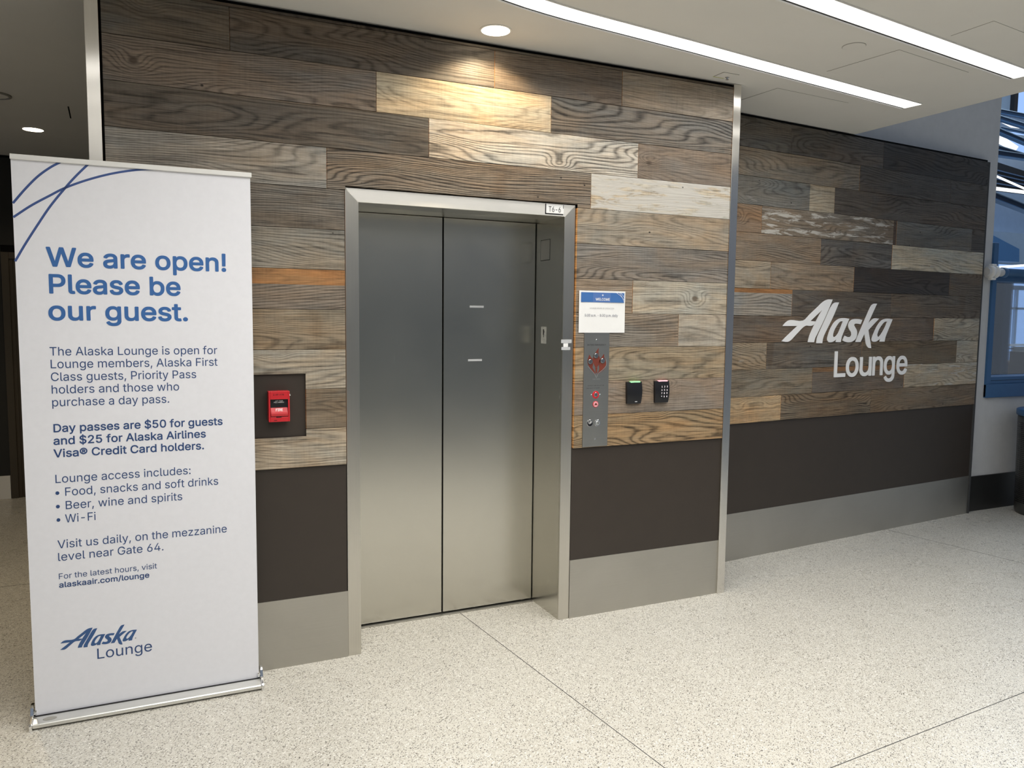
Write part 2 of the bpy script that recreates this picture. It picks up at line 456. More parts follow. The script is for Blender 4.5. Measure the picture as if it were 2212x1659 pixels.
def glyph_fill(me):
    """fill glyph outlines by the non-zero winding rule (overlapping strokes stay solid)"""
    nxt = {e.vertices[0]: e.vertices[1] for e in me.edges}
    if len(nxt) != len(me.edges):
        nxt = {}
        for e in me.edges:
            a, b = e.vertices
            if abs(a - b) == 1: nxt[min(a, b)] = max(a, b)
            else: nxt[max(a, b)] = min(a, b)
    pts = [Vector((v.co.x, v.co.y)) for v in me.vertices]
    bpy.data.meshes.remove(me)
    seen, loops = set(), []
    for st in nxt:
        if st in seen: continue
        lp, c = [], st
        while c not in seen and c in nxt:
            seen.add(c); lp.append(c); c = nxt[c]
        if len(lp) > 2: loops.append([pts[i] for i in lp])
    info = [(l, min(p.x for p in l), max(p.x for p in l), min(p.y for p in l), max(p.y for p in l)) for l in loops]
    groups = []
    for it in sorted(info, key=lambda t: t[1]):       # letters: outlines whose x ranges overlap
        if groups and it[1] < groups[-1][1] + 1e-4: groups[-1][0].append(it); groups[-1][1] = max(groups[-1][1], it[2])
        else: groups.append([[it], it[2]])
    vs, fs = [], []
    for its, _ in groups:
        vv, ee = [], []
        for l, *_r in its:
            b = len(vv); vv += l; ee += [(b + i, b + (i + 1) % len(l)) for i in range(len(l))]
        ov, oe, of, *_ = geometry.delaunay_2d_cdt(vv, ee, [], 0, 1e-6)
        b = len(vs); vs += [Vector((p.x, p.y)) for p in ov]
        for f in of:
            cx = sum(ov[i].x for i in f) / len(f); cy = sum(ov[i].y for i in f) / len(f)
            w = 0
            for l, x0, x1, y0, y1 in its:
                if not (x0 <= cx <= x1 and y0 <= cy <= y1): continue
                for i in range(len(l)):
                    p, q = l[i - 1], l[i]
                    if (p.y <= cy) != (q.y <= cy):
                        if p.x + (cy - p.y) / (q.y - p.y) * (q.x - p.x) > cx: w += 1 if q.y > p.y else -1
            if w: fs.append(tuple(b + i for i in f))
    return vs, fs

def cap_height():
    global CAPH
    if CAPH is None:
        cu = bpy.data.curves.new('t', 'FONT'); cu.body = 'H'; cu.size = 1.0
        if FONT: cu.font = FONT
        me = curve_mesh(cu)
        ys = [v.co.y for v in me.vertices]; CAPH = max(ys) - min(ys)
        bpy.data.meshes.remove(me)
    return CAPH

def text_line(s, x, z, width, cap, wt, name, mat, parent, front=0.0, thick=0.0006, lean=0.0):
    """one upright line of lettering facing -y; wt thickens the strokes (fraction of the cap height)"""
    cu = bpy.data.curves.new('t', 'FONT')
    cu.body = s
    if FONT: cu.font = FONT
    cu.size = 1.0
    cu.resolution_u = 5
    cu.fill_mode = 'NONE'
    src, tri = glyph_fill(curve_mesh(cu))
    mn, mx = min(c.x for c in src), max(c.x for c in src)
    w_ = wt * cap
    ky = (cap - 2 * w_) / cap_height()
    kx = (width - 2 * w_) / (mx - mn) if width else ky
    shifts = [(0.0, 0.0)] if wt < 0.004 else [(math.cos(a) * w_, math.sin(a) * w_) for a in [i * math.pi / 4 + math.pi / 8 for i in range(8)]]
    vs, fs = [], []
    deep = thick > 0.002
    for n_, (dx, dz) in enumerate(shifts):
        b = len(vs)
        for c in src:
            zz = z + w_ + c.y * ky + dz
            vs.append((x + w_ + (c.x - mn) * kx + dx, front - thick - n_ * 0.000004 + lean * zz, zz))
        fs += [tuple(b + i for i in p) for p in tri]
    me = bpy.data.meshes.new(name)
    me.from_pydata(vs, [], fs)
    o = obj(name, me, mat, parent)
    if deep:
        md = o.modifiers.new('depth', 'SOLIDIFY'); md.thickness = thick; md.offset = -1
    return o

def text_pieces(lines, name, mat, parent, front=0.0, thick=0.0006, lean=0.0):
    o = None
    for s, x, z, width, cap, wt in lines:
        o = text_line(s, x, z, width, cap, wt, name, mat, parent, front, thick, lean)
    return o

def smooth_ring(pts, sub=5, corner=42):
    n = len(pts); out = []
    P = [Vector(p) for p in pts]
    def is_corner(i):
        a, b = P[i] - P[i - 1], P[(i + 1) % n] - P[i]
        return math.degrees(a.angle(b)) > corner if a.length > 1e-9 and b.length > 1e-9 else True
    C = [is_corner(i) for i in range(n)]
    for i in range(n):
        p1, p2 = P[i], P[(i + 1) % n]
        L = (p2 - p1).length
        t1 = (p2 - p1) if C[i] else (P[(i + 1) % n] - P[i - 1]).normalized() * L
        t2 = (p2 - p1) if C[(i + 1) % n] else (P[(i + 2) % n] - P[i]).normalized() * L
        for k in range(sub):
            t = k / sub
            h1, h2, h3, h4 = 2*t**3-3*t**2+1, t**3-2*t**2+t, -2*t**3+3*t**2, t**3-t**2
            out.append(p1 * h1 + t1 * h2 + p2 * h3 + t2 * h4)
    return [tuple(p) for p in out]

def shape_mesh(rings, thick, smooth=True):
    """filled outline with holes, in (x,z), front face at y=-thick"""
    cu = bpy.data.curves.new('s', 'CURVE')
    cu.dimensions = '2D'; cu.fill_mode = 'BOTH'; cu.extrude = thick / 2
    for r in rings:
        pts = smooth_ring(r) if smooth else r
        sp = cu.splines.new('POLY')
        sp.points.add(len(pts) - 1)
        for p, q in zip(sp.points, pts): p.co = (q[0], q[1], 0, 1)
        sp.use_cyclic_u = True
    me = curve_mesh(cu)
    for v in me.vertices:
        x, y, z = v.co
        v.co = (x, -(z + thick / 2), y)
    return me

def stroke_mesh(pts, width, thick, n=10, closed=False):
    """flat ribbon along a smooth path in (x,z)"""
    P = [Vector(p) for p in pts]; path = []
    for i in range(len(P) - 1):
        t1 = (P[i + 1] - P[i - 1]) / 2 if i > 0 else P[1] - P[0]
        t2 = (P[i + 2] - P[i]) / 2 if i + 2 < len(P) else P[-1] - P[-2]
        for k in range(n):
            t = k / n
            path.append(P[i]*(2*t**3-3*t**2+1) + t1*(t**3-2*t**2+t) + P[i+1]*(-2*t**3+3*t**2) + t2*(t**3-t**2))
    path.append(P[-1])
    L, R = [], []
    for i, p in enumerate(path):
        d = (path[min(i + 1, len(path) - 1)] - path[max(i - 1, 0)]).normalized()
        nrm = Vector((-d.y, d.x)) * width / 2
        L.append(tuple(p + nrm)); R.append(tuple(p - nrm))
    bm = bmesh.new()
    A = [(bm.verts.new((l[0], -thick, l[1])), bm.verts.new((r[0], -thick, r[1]))) for l, r in zip(L, R)]
    for a, b in zip(A, A[1:]):
        bm.faces.new((a[0], a[1], b[1], b[0]))
    return bm

# ------------------------------------------------------------------ calibrated sizes (metres)
ZC = 2.937            # ceiling
FW, FH, FT = 1.195, 2.20, 0.0625   # elevator frame: width, height, face width
DOOR_Y = 0.326
ROWS = [2.918, 2.905, 2.727, 2.547, 2.366, 2.186, 2.005, 1.825, 1.646, 1.466, 1.286, 1.105, 0.930]
XL, XT0, XT1 = -1.021, 2.189, 2.242
W2_ORG, W2_ANG = (2.242, 0.4217), 0.0920
PLANK = 0.012

def framed(o, org=W2_ORG, ang=W2_ANG):
    o.location = (org[0], org[1], 0); o.rotation_euler = (0, 0, ang)
    return o

# ------------------------------------------------------------------ floor, ceiling, walls
struct(boxes('floor', [(-14, 24, -16, 12, -0.12, 0.0)], 'terrazzo'))
struct(boxes('ceiling', [(-6.0, 3.765, -7.0, 4.6, ZC, ZC + 0.25)], 'ceiling'))

# front wall core (elevator shaft) around the doorway
struct(boxes('wall_front', [(XL, 0.0, 0.012, 0.50, 0, ZC), (FW, XT1, 0.012, 0.50, 0, ZC), (0.0, FW, 0.012, 0.50, FH, ZC), (0.0, FW, 0.40, 0.50, 0, FH)], 'black'))
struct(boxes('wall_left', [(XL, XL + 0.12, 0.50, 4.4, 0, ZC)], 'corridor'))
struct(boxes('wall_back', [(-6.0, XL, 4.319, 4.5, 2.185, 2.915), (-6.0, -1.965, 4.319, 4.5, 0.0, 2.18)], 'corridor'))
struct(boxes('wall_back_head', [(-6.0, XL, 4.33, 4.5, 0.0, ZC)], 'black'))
struct(boxes('baseboard_back', [(-6.0, -1.965, 4.305, 4.319, 0.0, 0.20)], 'ceiling'))
# grey wall on the right, with the window opening
struct(boxes('wall_right', [(2.3, 5.612, 0.755, 0.95, 0, 6.2), (5.612, 11.0, 0.755, 0.95, 0, 0.98)], 'grey_wall'))
struct(boxes('baseboard_right', [(5.475, 11.0, 0.742, 0.755, 0, 0.302)], 'black_base'))
# far hall behind the camera
struct(boxes('wall_rear', [(-14, 10.5, -15.2, -15.0, 0, 3.1)], 'warm_grey'))
struct(boxes('added_rail', [(-14, 10.5, -15.0, -14.9, 1.08, 1.22)], 'lip'))  # unseen pale rail, added to reflect as a bright streak in the doors

def plank_wall(name, planks, seed, parent=None):
    """planks: (x0,x1,z0,z1,(r,g,b),contrast,warm,white[,key]); boards of one wall are one mesh, each with bevelled edges"""
    rnd = random.Random(seed)
    vs, fs, gv, tn, wp = [], [], [], [], []
    keyed = {}
    for p in planks:
        x0, x1, z0, z1, rgb, con, warm, white = p[:8]
        key = p[8] if len(p) > 8 else None
        jn = p[9] if len(p) > 9 else ''
        if key and key in keyed: off, sd, dy, zc = keyed[key]
        else:
            off, sd, dy, zc = rnd.uniform(0, 40), rnd.uniform(0, 90), rnd.uniform(0, 0.0025), (z0 + z1) / 2
            if key: keyed[key] = (off, sd, dy, zc)
        e = 0.0008
        el_, er_, eb_, et_ = [0.0 if k in jn else e for k in 'lrbt']
        x0 += el_; x1 -= er_; z0 += eb_; z1 -= et_
        yf, yb, c = -PLANK - dy + 0.00125, 0.012, 0.0012
        cl, cr, cb, ct = [0.0 if k in jn else c for k in 'lrbt']
        gr_ = sum(rgb) / 3.0
        tone = S(*[c * 0.74 + gr_ * t * 0.26 for c, t in zip(rgb, (0.985, 1.0, 0.985))], WOOD_K)
        raw = S(206, 156, 104); raw2 = S(70, 58, 46)
        quads = [
            ([(x0+cl, yf, z0+cb), (x1-cr, yf, z0+cb), (x1-cr, yf, z1-ct), (x0+cl, yf, z1-ct)], tone)]
        if cb: quads += [([(x0, yf+c, z0), (x1, yf+c, z0), (x1-cr, yf, z0+c), (x0+cl, yf, z0+c)], tone), ([(x0, yb, z0), (x1, yb, z0), (x1, yf+c, z0), (x0, yf+c, z0)], raw2)]
        if ct: quads += [([(x0+cl, yf, z1-c), (x1-cr, yf, z1-c), (x1, yf+c, z1), (x0, yf+c, z1)], tone), ([(x0, yf+c, z1), (x1, yf+c, z1), (x1, yb, z1), (x0, yb, z1)], raw2)]
        if cl: quads += [([(x0, yf+c, z0), (x0+c, yf, z0+cb), (x0+c, yf, z1-ct), (x0, yf+c, z1)], tone), ([(x0, yb, z0), (x0, yf+c, z0), (x0, yf+c, z1), (x0, yb, z1)], raw)]
        if cr: quads += [([(x1-c, yf, z0+cb), (x1, yf+c, z0), (x1, yf+c, z1), (x1-c, yf, z1-ct)], tone), ([(x1, yf+c, z0), (x1, yb, z0), (x1, yb, z1), (x1, yf+c, z1)], raw)]
        for q, t in quads:
            b = len(vs); vs += q; fs.append((b, b+1, b+2, b+3))
            for (x, y, z) in q:
                gv.append((x + off, z - zc, sd)); tn.append(t); wp.append((con, warm, white))
    me = bpy.data.meshes.new(name)
    me.from_pydata(vs, [], fs)
    a = me.attributes.new('gv', 'FLOAT_VECTOR', 'POINT'); a.data.foreach_set('vector', [c for v in gv for c in v])
    a = me.attributes.new('tone', 'FLOAT_COLOR', 'POINT'); a.data.foreach_set('color', [c for v in tn for c in v])
    a = me.attributes.new('wp', 'FLOAT_VECTOR', 'POINT'); a.data.foreach_set('vector', [c for v in wp for c in v])
    return obj(name, me, 'wood', parent)

WOOD_K = 1.32
R = ROWS
PX0, PX1 = -0.963, 2.188        # clad width
AP = (-0.60, -0.187, 1.073, 1.356)   # alarm backing plate
main = [
    (PX0, 0.403, R[1], R[0], (70, 60, 52), 0.2, 0.2, 0), (0.403, PX1, R[1], R[0], (86, 75, 64), 0.2, 0.3, 0),
    (PX0, -0.482, R[2], R[1], (88, 80, 72), 0.25, 0.25, 0), (-0.482, 0.730, R[2], R[1], (84, 74, 66), 0.45, 0.25, 0),
    (0.730, 1.455, R[2], R[1], (92, 80, 70), 0.25, 0.35, 0), (1.455, PX1, R[2], R[1], (118, 106, 93), 0.15, 0.15, 0.05),
    (PX0, 0.145, R[3], R[2], (102, 92, 85), 0.5, 0.2, 0), (0.145, 1.041, R[3], R[2], (166, 148, 122), 0.2, 0.25, 0),
    (1.041, PX1, R[3], R[2], (90, 82, 74), 0.9, 0.2, 0.0),
    (PX0, 0.396, R[4], R[3], (80, 70, 60), 0.45, 0.45, 0), (0.396, 1.565, R[4], R[3], (152, 142, 130), 0.75, 0.12, 0.1),
    (1.565, PX1, R[4], R[3], (104, 90, 78), 0.25, 0.3, 0),
    (PX0, -0.083, R[5], R[4], (122, 114, 105), 0.45, 0.15, 0), (-0.083, 0.0, R[5], R[4], (98, 86, 74), 1.0, 0.35, 0, 'r5', 'r'),
    (0.0, FW + 0.006, 2.203, R[4], (98, 86, 74), 1.0, 0.35, 0, 'r5', 'lr'), (FW + 0.006, 1.279, R[5], R[4], (98, 86, 74), 1.0, 0.35, 0, 'r5', 'l'),
    (1.279, PX1, R[5], R[4], (158, 148, 132), 0.25, 0.15, 0.85),
    # left of the elevator
    (PX0, -0.004, R[6], R[5], (94, 86, 78), 0.55, 0.1, 0), (PX0, -0.004, R[7], R[6], (116, 108, 97), 0.45, 0.1, 0),
    (PX0, -0.004, 1.756, R[7], (146, 96, 50), 0.12, 0.7, 0, 'r7', 'b'), (PX0, -0.004, R[8], 1.756, (108, 96, 85), 0.5, 0.35, 0, 'r7', 't'),
    (PX0, -0.004, R[9], R[8], (118, 102, 82), 0.4, 0.75, 0), (PX0, AP[1], AP[3], R[9], (136, 126, 112), 0.45, 0.15, 0, 'r9', 'r'),
    (AP[1], -0.004, R[10], R[9], (136, 126, 112), 0.45, 0.15, 0, 'r9', 'l'), (PX0, AP[0], R[10], AP[3], (136, 126, 112), 0.45, 0.15, 0, 'r9'),
    (AP[1], -0.004, R[11], R[10], (106, 92, 76), 0.25, 0.4, 0, 'r10'), (PX0, AP[0], R[11], R[10], (106, 92, 76), 0.25, 0.4, 0, 'r10'),
    (AP[1], -0.004, R[12], R[11], (146, 132, 114), 0.35, 0.35, 0.03, 'r11', 'l'), (AP[0], AP[1], R[12], AP[2], (146, 132, 114), 0.35, 0.35, 0.03, 'r11', 'lr'),
    (PX0, AP[0], R[12], R[11], (146, 132, 114), 0.35, 0.35, 0.03, 'r11'),
    # right of the elevator
    (FW + 0.006, PX1, R[6], R[5], (124, 112, 97), 0.3, 0.3, 0.05), (FW + 0.006, PX1, R[7], R[6], (104, 95, 87), 0.6, 0.1, 0),
    (FW + 0.006, 1.550, R[8], R[7], (116, 102, 88), 0.35, 0.4, 0), (1.550, PX1, R[8], R[7], (140, 130, 115), 0.35, 0.15, 0),
    (FW + 0.006, 1.856, R[9], R[8], (114, 102, 90), 0.5, 0.2, 0), (1.856, PX1, R[9], R[8], (140, 128, 113), 0.3, 0.15, 0),
    (FW + 0.006, PX1, R[10], R[9], (128, 112, 90), 0.4, 0.55, 0), (FW + 0.006, PX1, R[11], R[10], (120, 104, 90), 0.25, 0.35, 0),
    (FW + 0.006, PX1, R[12], R[11], (128, 104, 74), 0.75, 0.65, 0),
]
struct(plank_wall('wall_front_cladding', main, 11))
struct(boxes('wall_front_wainscot', [(PX0, -0.004, -0.0005, 0.012, 0.321, R[12] - 0.002), (FW + 0.002, XT0, -0.0005, 0.012, 0.321, R[12] - 0.002)], 'dark_panel'))
struct(boxes('baseboard_front', [(PX0, -0.001, -0.004, 0.012, 0.0, 0.321), (FW + 0.001, XT0, -0.004, 0.012, 0.0, 0.321)], 'steel_base'))
struct(boxes('trim_1', [(XL, -0.9715, -0.014, 0.50, 0.0, ZC)], 'steel_trim', bevel=0.002))
struct(boxes('trim_2', [(XT0, XT1, -0.014, 0.47, 0.0, 2.934)], 'steel_trim', bevel=0.003))

T0, T1 = -0.10, 3.200
w2 = [
    (T0, 0.865, R[2], R[0], (84, 79, 74), 0.3, 0.1, 0), (0.865, 1.842, R[2], R[0], (76, 70, 65), 0.35, 0.2, 0), (1.842, T1, R[2], R[0], (52, 48, 45), 0.35, 0.1, 0),  # upper right boards: tone darkened to carry the light falling off there
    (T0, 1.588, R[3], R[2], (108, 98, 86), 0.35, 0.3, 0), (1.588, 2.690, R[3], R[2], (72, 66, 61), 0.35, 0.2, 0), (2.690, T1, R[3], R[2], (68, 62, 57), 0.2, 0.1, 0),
    (T0, 1.07, R[4], R[3], (96, 93, 88), 0.3, 0.05, 0.08, 'w3', 'r'), (1.07, 1.328, R[4], R[3], (140, 128, 110), 0.3, 0.2, 0.1, 'w3', 'l'),
    (1.328, T1, R[4], R[3], (78, 69, 61), 0.3, 0.3, 0),
    (T0, 0.613, R[5], R[4], (118, 98, 80), 0.35, 0.6, 0), (0.613, 2.003, R[5], R[4], (108, 96, 83), 0.35, 0.25, 0.4), (2.040, 3.020, R[5], R[4], (92, 88, 82), 0.3, 0.05, 0),
    (2.003, 2.040, R[5], R[4], (70, 56, 46), 0.2, 0.2, 0), (3.020, T1, R[5], R[4], (72, 64, 57), 0.3, 0.2, 0),
    (T0, 1.206, R[6], R[5], (116, 99, 82), 0.6, 0.5, 0), (1.206, 2.002, R[6], R[5], (86, 80, 75), 0.5, 0.05, 0), (2.002, T1, R[6], R[5], (154, 146, 130), 0.35, 0.1, 0.2),
    (T0, 0.718, R[7], R[6], (130, 119, 104), 0.35, 0.15, 0.05), (0.718, 1.574, R[7], R[6], (120, 104, 87), 0.3, 0.4, 0),
    (1.574, 2.748, R[7], R[6], (54, 47, 43), 0.45, 0.1, 0), (2.748, T1, R[7], R[6], (88, 76, 64), 0.3, 0.3, 0),
    (T0, 0.935, 1.796, R[7], (140, 94, 52), 0.15, 0.6, 0, 'w7', 'b'), (T0, 0.935, R[8], 1.796, (116, 113, 110), 0.55, 0.0, 0.05, 'w7', 't'),
    (0.935, 2.020, R[8], R[7], (84, 75, 67), 0.35, 0.3, 0), (2.020, T1, R[8], R[7], (88, 79, 70), 0.3, 0.3, 0),
    (T0, 2.574, R[9], R[8], (94, 80, 68), 0.35, 0.45, 0), (2.574, T1, R[9], R[8], (140, 132, 118), 0.4, 0.1, 0.05),
    (T0, 0.708, R[10], R[9], (128, 114, 96), 0.45, 0.45, 0.1), (0.708, 1.706, R[10], R[9], (92, 84, 76), 0.5, 0.3, 0),
    (1.706, 2.902, R[10], R[9], (96, 83, 66), 0.25, 0.35, 0), (2.902, T1, R[10], R[9], (146, 136, 120), 0.35, 0.1, 0.2),
    (T0, 1.174, R[11], R[10], (112, 100, 84), 0.35, 0.2, 0), (1.174, 2.226, R[11], 1.254, (98, 84, 72), 0.4, 0.35, 0, 'w10', 't'), (1.174, 2.226, 1.254, R[10], (120, 84, 52), 0.2, 0.6, 0, 'w10', 'b'),
    (2.226, T1, R[11], R[10], (146, 134, 116), 0.35, 0.3, 0.3),
    (T0, 0.866, R[12], R[11], (156, 126, 90), 0.35, 0.7, 0.05), (0.866, 1.837, R[12], R[11], (104, 88, 70), 0.6, 0.4, 0), (1.837, T1, R[12], R[11], (106, 90, 72), 0.3, 0.45, 0),
]
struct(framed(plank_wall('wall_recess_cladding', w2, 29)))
struct(framed(boxes('wall_recess', [(T0, T1, 0.0, 0.025, R[12] - 0.002, 2.934)], 'black')))
struct(framed(boxes('wall_recess_wainscot', [(T0, T1 - 0.002, -0.0005, 0.025, 0.322, R[12] - 0.002)], 'dark_panel')))
struct(framed(boxes('baseboard_recess', [(T0, T1 - 0.004, -0.004, 0.025, 0.0, 0.322)], 'steel_base')))
struct(framed(boxes('trim_3', [(T1, T1 + 0.022, -0.010, 0.04, 0.0, R[0])], 'groove')))

# terrazzo divider strips
def strip(name, p, q, w=0.0032):
    return struct(obj(name, mesh_from_bm(bar((p[0], p[1], 0.0002), (q[0], q[1], 0.0002), w, 0.0008), name), 'groove'))
strip('trim_4', (0.684, 0.30), (0.86, -1.66))
strip('trim_5', (0.86, -1.66), (8.0, -1.16))
strip('trim_6', (4.35, 0.60), (4.62, -1.30))
strip('trim_7', (-6.0, 1.745), (XL, 1.745))

# ------------------------------------------------------------------ elevator entrance
el = struct(bpy.data.objects.new('door_1', None)); COL.objects.link(el)
el['label'] = 'closed stainless steel elevator entrance with two sliding doors'
fx0, fx1, fz = FT, FW - FT, FH - FT
bm = bmesh.new()
def quadprism(pts, y0, y1): prism(pts, 'y', y0, y1, bm)
quadprism([(0, 0), (fx0, 0), (fx0, fz), (0, FH)], 0.0, 0.012)
obj('jamb_face', mesh_from_bm(bm, 'jamb_face'), 'steel_frame', el, 0.0012)
bm = bmesh.new(); quadprism([(FW, 0), (FW, FH), (fx1, fz), (fx1, 0)], 0.0, 0.012)
obj('jamb_face', mesh_from_bm(bm, 'jamb_face'), 'steel_frame', el, 0.0012)
bm = bmesh.new(); quadprism([(0, FH), (fx0, fz), (fx1, fz), (FW, FH)], 0.0, 0.012)
obj('head_face', mesh_from_bm(bm, 'head_face'), 'steel_head', el, 0.0012)
boxes('jamb_return', [(fx0 - 0.02, fx0, 0.0125, DOOR_Y + 0.03, 0, fz)], 'steel_frame', el)
boxes('jamb_return', [(fx1, fx1 + 0.02, 0.0125, DOOR_Y + 0.03, 0, fz)], 'steel_door', el)
boxes('head_return', [(fx0, fx1, 0.0125, 0.142, fz, fz + 0.02), (fx0, fx1, 0.1435, DOOR_Y + 0.03, fz, fz + 0.02)], 'steel_frame', el)
SEAM = 0.5885
for a, b in ((fx0 + 0.003, SEAM - 0.004), (SEAM + 0.004, fx1 - 0.004)):
    boxes('door_leaf', [(a, b, DOOR_Y, DOOR_Y + 0.03, 0.012, fz - 0.003)], 'steel_door', el, 0.0015)
boxes('shadow_gap', [(fx0, fx1, DOOR_Y + 0.035, DOOR_Y + 0.06, 0.0, fz)], 'black', el)
boxes('sill', [(fx0, fx1, DOOR_Y - 0.028, DOOR_Y + 0.034, 0.0, 0.004)], 'steel_base', el)
# plates on the right jamb return
bm = bmesh.new(); box(bm, fx1 - 0.0012, fx1, 0.160, 0.265, 1.930, 2.036)
obj('inspection_plate', mesh_from_bm(bm, 'inspection_plate'), 'steel_frame', el)
boxes('plate_gap', [(fx1 - 0.0006, fx1, 0.157, 0.268, 1.927, 2.039)], 'black', el)
t = thing('door_jamb_sticker', 'small worn translucent sticker on the inner right jamb of the elevator', 'sticker', (fx1, 0.218, 1.478))
boxes('sticker_film', [(-0.0012, -0.0002, -0.030, 0.030, 0.0, 0.092)], 'residue', t)
boxes('pictogram', [(-0.0016, -0.0012, -0.006, 0.008, 0.048, 0.078), (-0.0016, -0.0012, -0.010, 0.004, 0.060, 0.068), (-0.0016, -0.0012, -0.004, 0.002, 0.034, 0.050)], 'etched', t)

# tape left on the door, number plate, small taped card
for x, z, lab in ((0.740, 1.674, 'short strip of white tape on the right elevator door, the upper of two'), (0.732, 1.386, 'short strip of white tape on the right elevator door, the lower of two')):
    tag(boxes('tape_strip', [(x, x + 0.081, DOOR_Y - 0.0012, DOOR_Y - 0.0001, z - 0.005, z + 0.006)], 'tape'), lab, 'tape')
t = thing('number_sticker', 'white number sticker at the right end of the elevator door header', 'sticker', (1.020, 0, 2.1475))
boxes('sticker_sheet', [(0.004, 0.106, -0.0011, -0.0002, 0.003, 0.047)], 'paper', t)
boxes('sticker_border', [(0.0, 0.005, -0.0014, -0.0003, -0.002, 0.049), (0.0, 0.103, -0.0014, -0.0003, -0.003, 0.0025), (0.102, 0.105, -0.0014, -0.0003, 0.030, 0.048)], 'ink_black', t)
text_pieces([('T6-6', 0.019, 0.010, 0.070, 0.027, 0.0)], 'lettering', 'ink_black', t, -0.0012)
t = thing('taped_card', 'tiny white card taped to the right elevator door frame', 'card', (1.137, 0, 1.452))
boxes('card_sheet', [(0.0, 0.027, -0.0010, -0.0002, 0.0, 0.050)], 'paper', t)
boxes('tape_piece', [(-0.014, 0.048, -0.0018, -0.0011, 0.036, 0.055)], 'tape', t)
boxes('tape_piece', [(-0.012, 0.040, -0.0018, -0.0011, 0.000, 0.016)], 'tape', t)

# ------------------------------------------------------------------ fire alarm on its plate
tag(boxes('backing_plate', [(AP[0], AP[1], 0.0, 0.012, AP[2], AP[3])], 'dark_panel'), 'dark brown square plate set into the planks behind the red fire alarm', 'plate')
t = thing('fire_alarm_pull_station', 'red fire alarm pull station on a dark square plate', 'fire alarm', (-0.354, 0, 1.148))
FWd, FHt, FD = 0.091, 0.136, 0.046
bm = bmesh.new()
for b in ((0, FWd, -FD + 0.012, 0.0, 0, FHt),):
    box(bm, *b)
obj('housing', mesh_from_bm(bm, 'housing'), 'red', t, 0.004)
boxes('front_rim', [(0, 0.0075, -FD, -FD + 0.013, 0, FHt), (FWd - 0.0075, FWd, -FD, -FD + 0.013, 0, FHt), (0.0075, FWd - 0.0075, -FD, -FD + 0.013, FHt - 0.036, FHt), (0.0075, FWd - 0.0075, -FD, -FD + 0.013, 0, 0.022)], 'red', t, 0.0015)
boxes('recess_plate', [(0.0075, FWd - 0.0075, -FD + 0.0085, -FD + 0.0118, 0.060, 0.100)], 'black_plastic', t)
bm = prism([(-FD + 0.011, 0.068), (-FD - 0.001, 0.043), (-FD - 0.003, 0.036), (-FD - 0.001, 0.025), (-FD + 0.011, 0.024)], 'x', 0.009, FWd - 0.009)
h = obj('pull_handle', mesh_from_bm(bm, 'pull_handle'), 'red', t, 0.001)
o = text_pieces([('FIRE', 0.031, 0.0, 0.030, 0.0125, 0.022)], 'handle_lettering', 'white_paint', h, 0.0)
o.matrix_local = Matrix.Translation((0, -FD + 0.0012, 0.0475)) @ Matrix.Rotation(math.radians(-25.6), 4, 'X')
text_pieces([('LIFT THEN', 0.030, 0.0905, 0.032, 0.0042, 0.005), ('PULL HANDLE', 0.024, 0.0840, 0.043, 0.0046, 0.012)], 'instruction_lettering', 'white_paint', t, -FD + 0.0083)
text_pieces([('2-FF-F7B', 0.020, 0.1175, 0.046, 0.0068, 0.012)], 'number_lettering', 'ink_black', t, -FD - 0.0002)
boxes('finger_slot', [(0.032, 0.055, -FD - 0.0008, -FD + 0.001, 0.0195, 0.0222)], 'ink_black', t)
boxes('maker_mark', [(0.022, 0.035, -FD - 0.0005, -FD + 0.001, 0.006, 0.0085)], 'ink_black', t)
obj('lock', mesh_from_bm(lathe([(0.0045, FWd - 0.001), (0.0045, FWd + 0.004)], 'x', (0, -FD + 0.008, 0.118), 16), 'lock'), 'chrome', t)
obj('top_screw', mesh_from_bm(lathe([(0.004, FHt - 0.002), (0.004, FHt + 0.002)], 'z', (0.045, -0.02, 0), 16), 'top_screw'), 'red', t)

# ------------------------------------------------------------------ elevator call panel
t = thing('elevator_call_panel', 'tall steel elevator call panel with red flame emblem below the paper notice', 'call panel', (1.252, -PLANK, 0.934))
PWd, PHt = 0.154, 0.640
boxes('face_plate', [(0, PWd, -0.0055, 0.001, 0, PHt)], 'steel_panel', t, 0.001)
def disc(name, x, z, r, y0, y1, mat, parent, n=28, ring=None):
    return obj(name, mesh_from_bm(lathe([(r, y0), (r, y1 + 0.0006), (r - 0.0006, y1)] , 'y', (x, 0, z), n), name), mat, parent)
FY = -0.0055
for sx, sz in ((0.075, 0.570), (0.076, 0.041)):
    disc('screw', sx, sz, 0.0048, FY + 0.001, FY - 0.002, 'chrome', t, 16)
def flame(cx, cz, w, h, lean):
    return [(cx - w * 0.12, cz), (cx - w * 0.42, cz + h * 0.22), (cx - w * 0.5, cz + h * 0.45), (cx - w * 0.2, cz + h * 0.72), (cx + lean, cz + h), (cx + w * 0.28, cz + h * 0.70), (cx + w * 0.5, cz + h * 0.40), (cx + w * 0.38, cz + h * 0.18), (cx + w * 0.10, cz)]
em = obj('flame_emblem', shape_mesh([flame(0.076, 0.425, 0.044, 0.104, 0.012)], 0.0008), 'red_enamel', t); em.location.y = FY
em2 = obj('flame_emblem', shape_mesh([[(0.072, 0.385), (0.060, 0.398), (0.040, 0.420), (0.026, 0.440), (0.022, 0.460), (0.027, 0.480), (0.033, 0.494), (0.040, 0.482), (0.052, 0.470), (0.056, 0.445), (0.052, 0.425), (0.068, 0.400)]], 0.0008), 'red_enamel', t); em2.location.y = FY
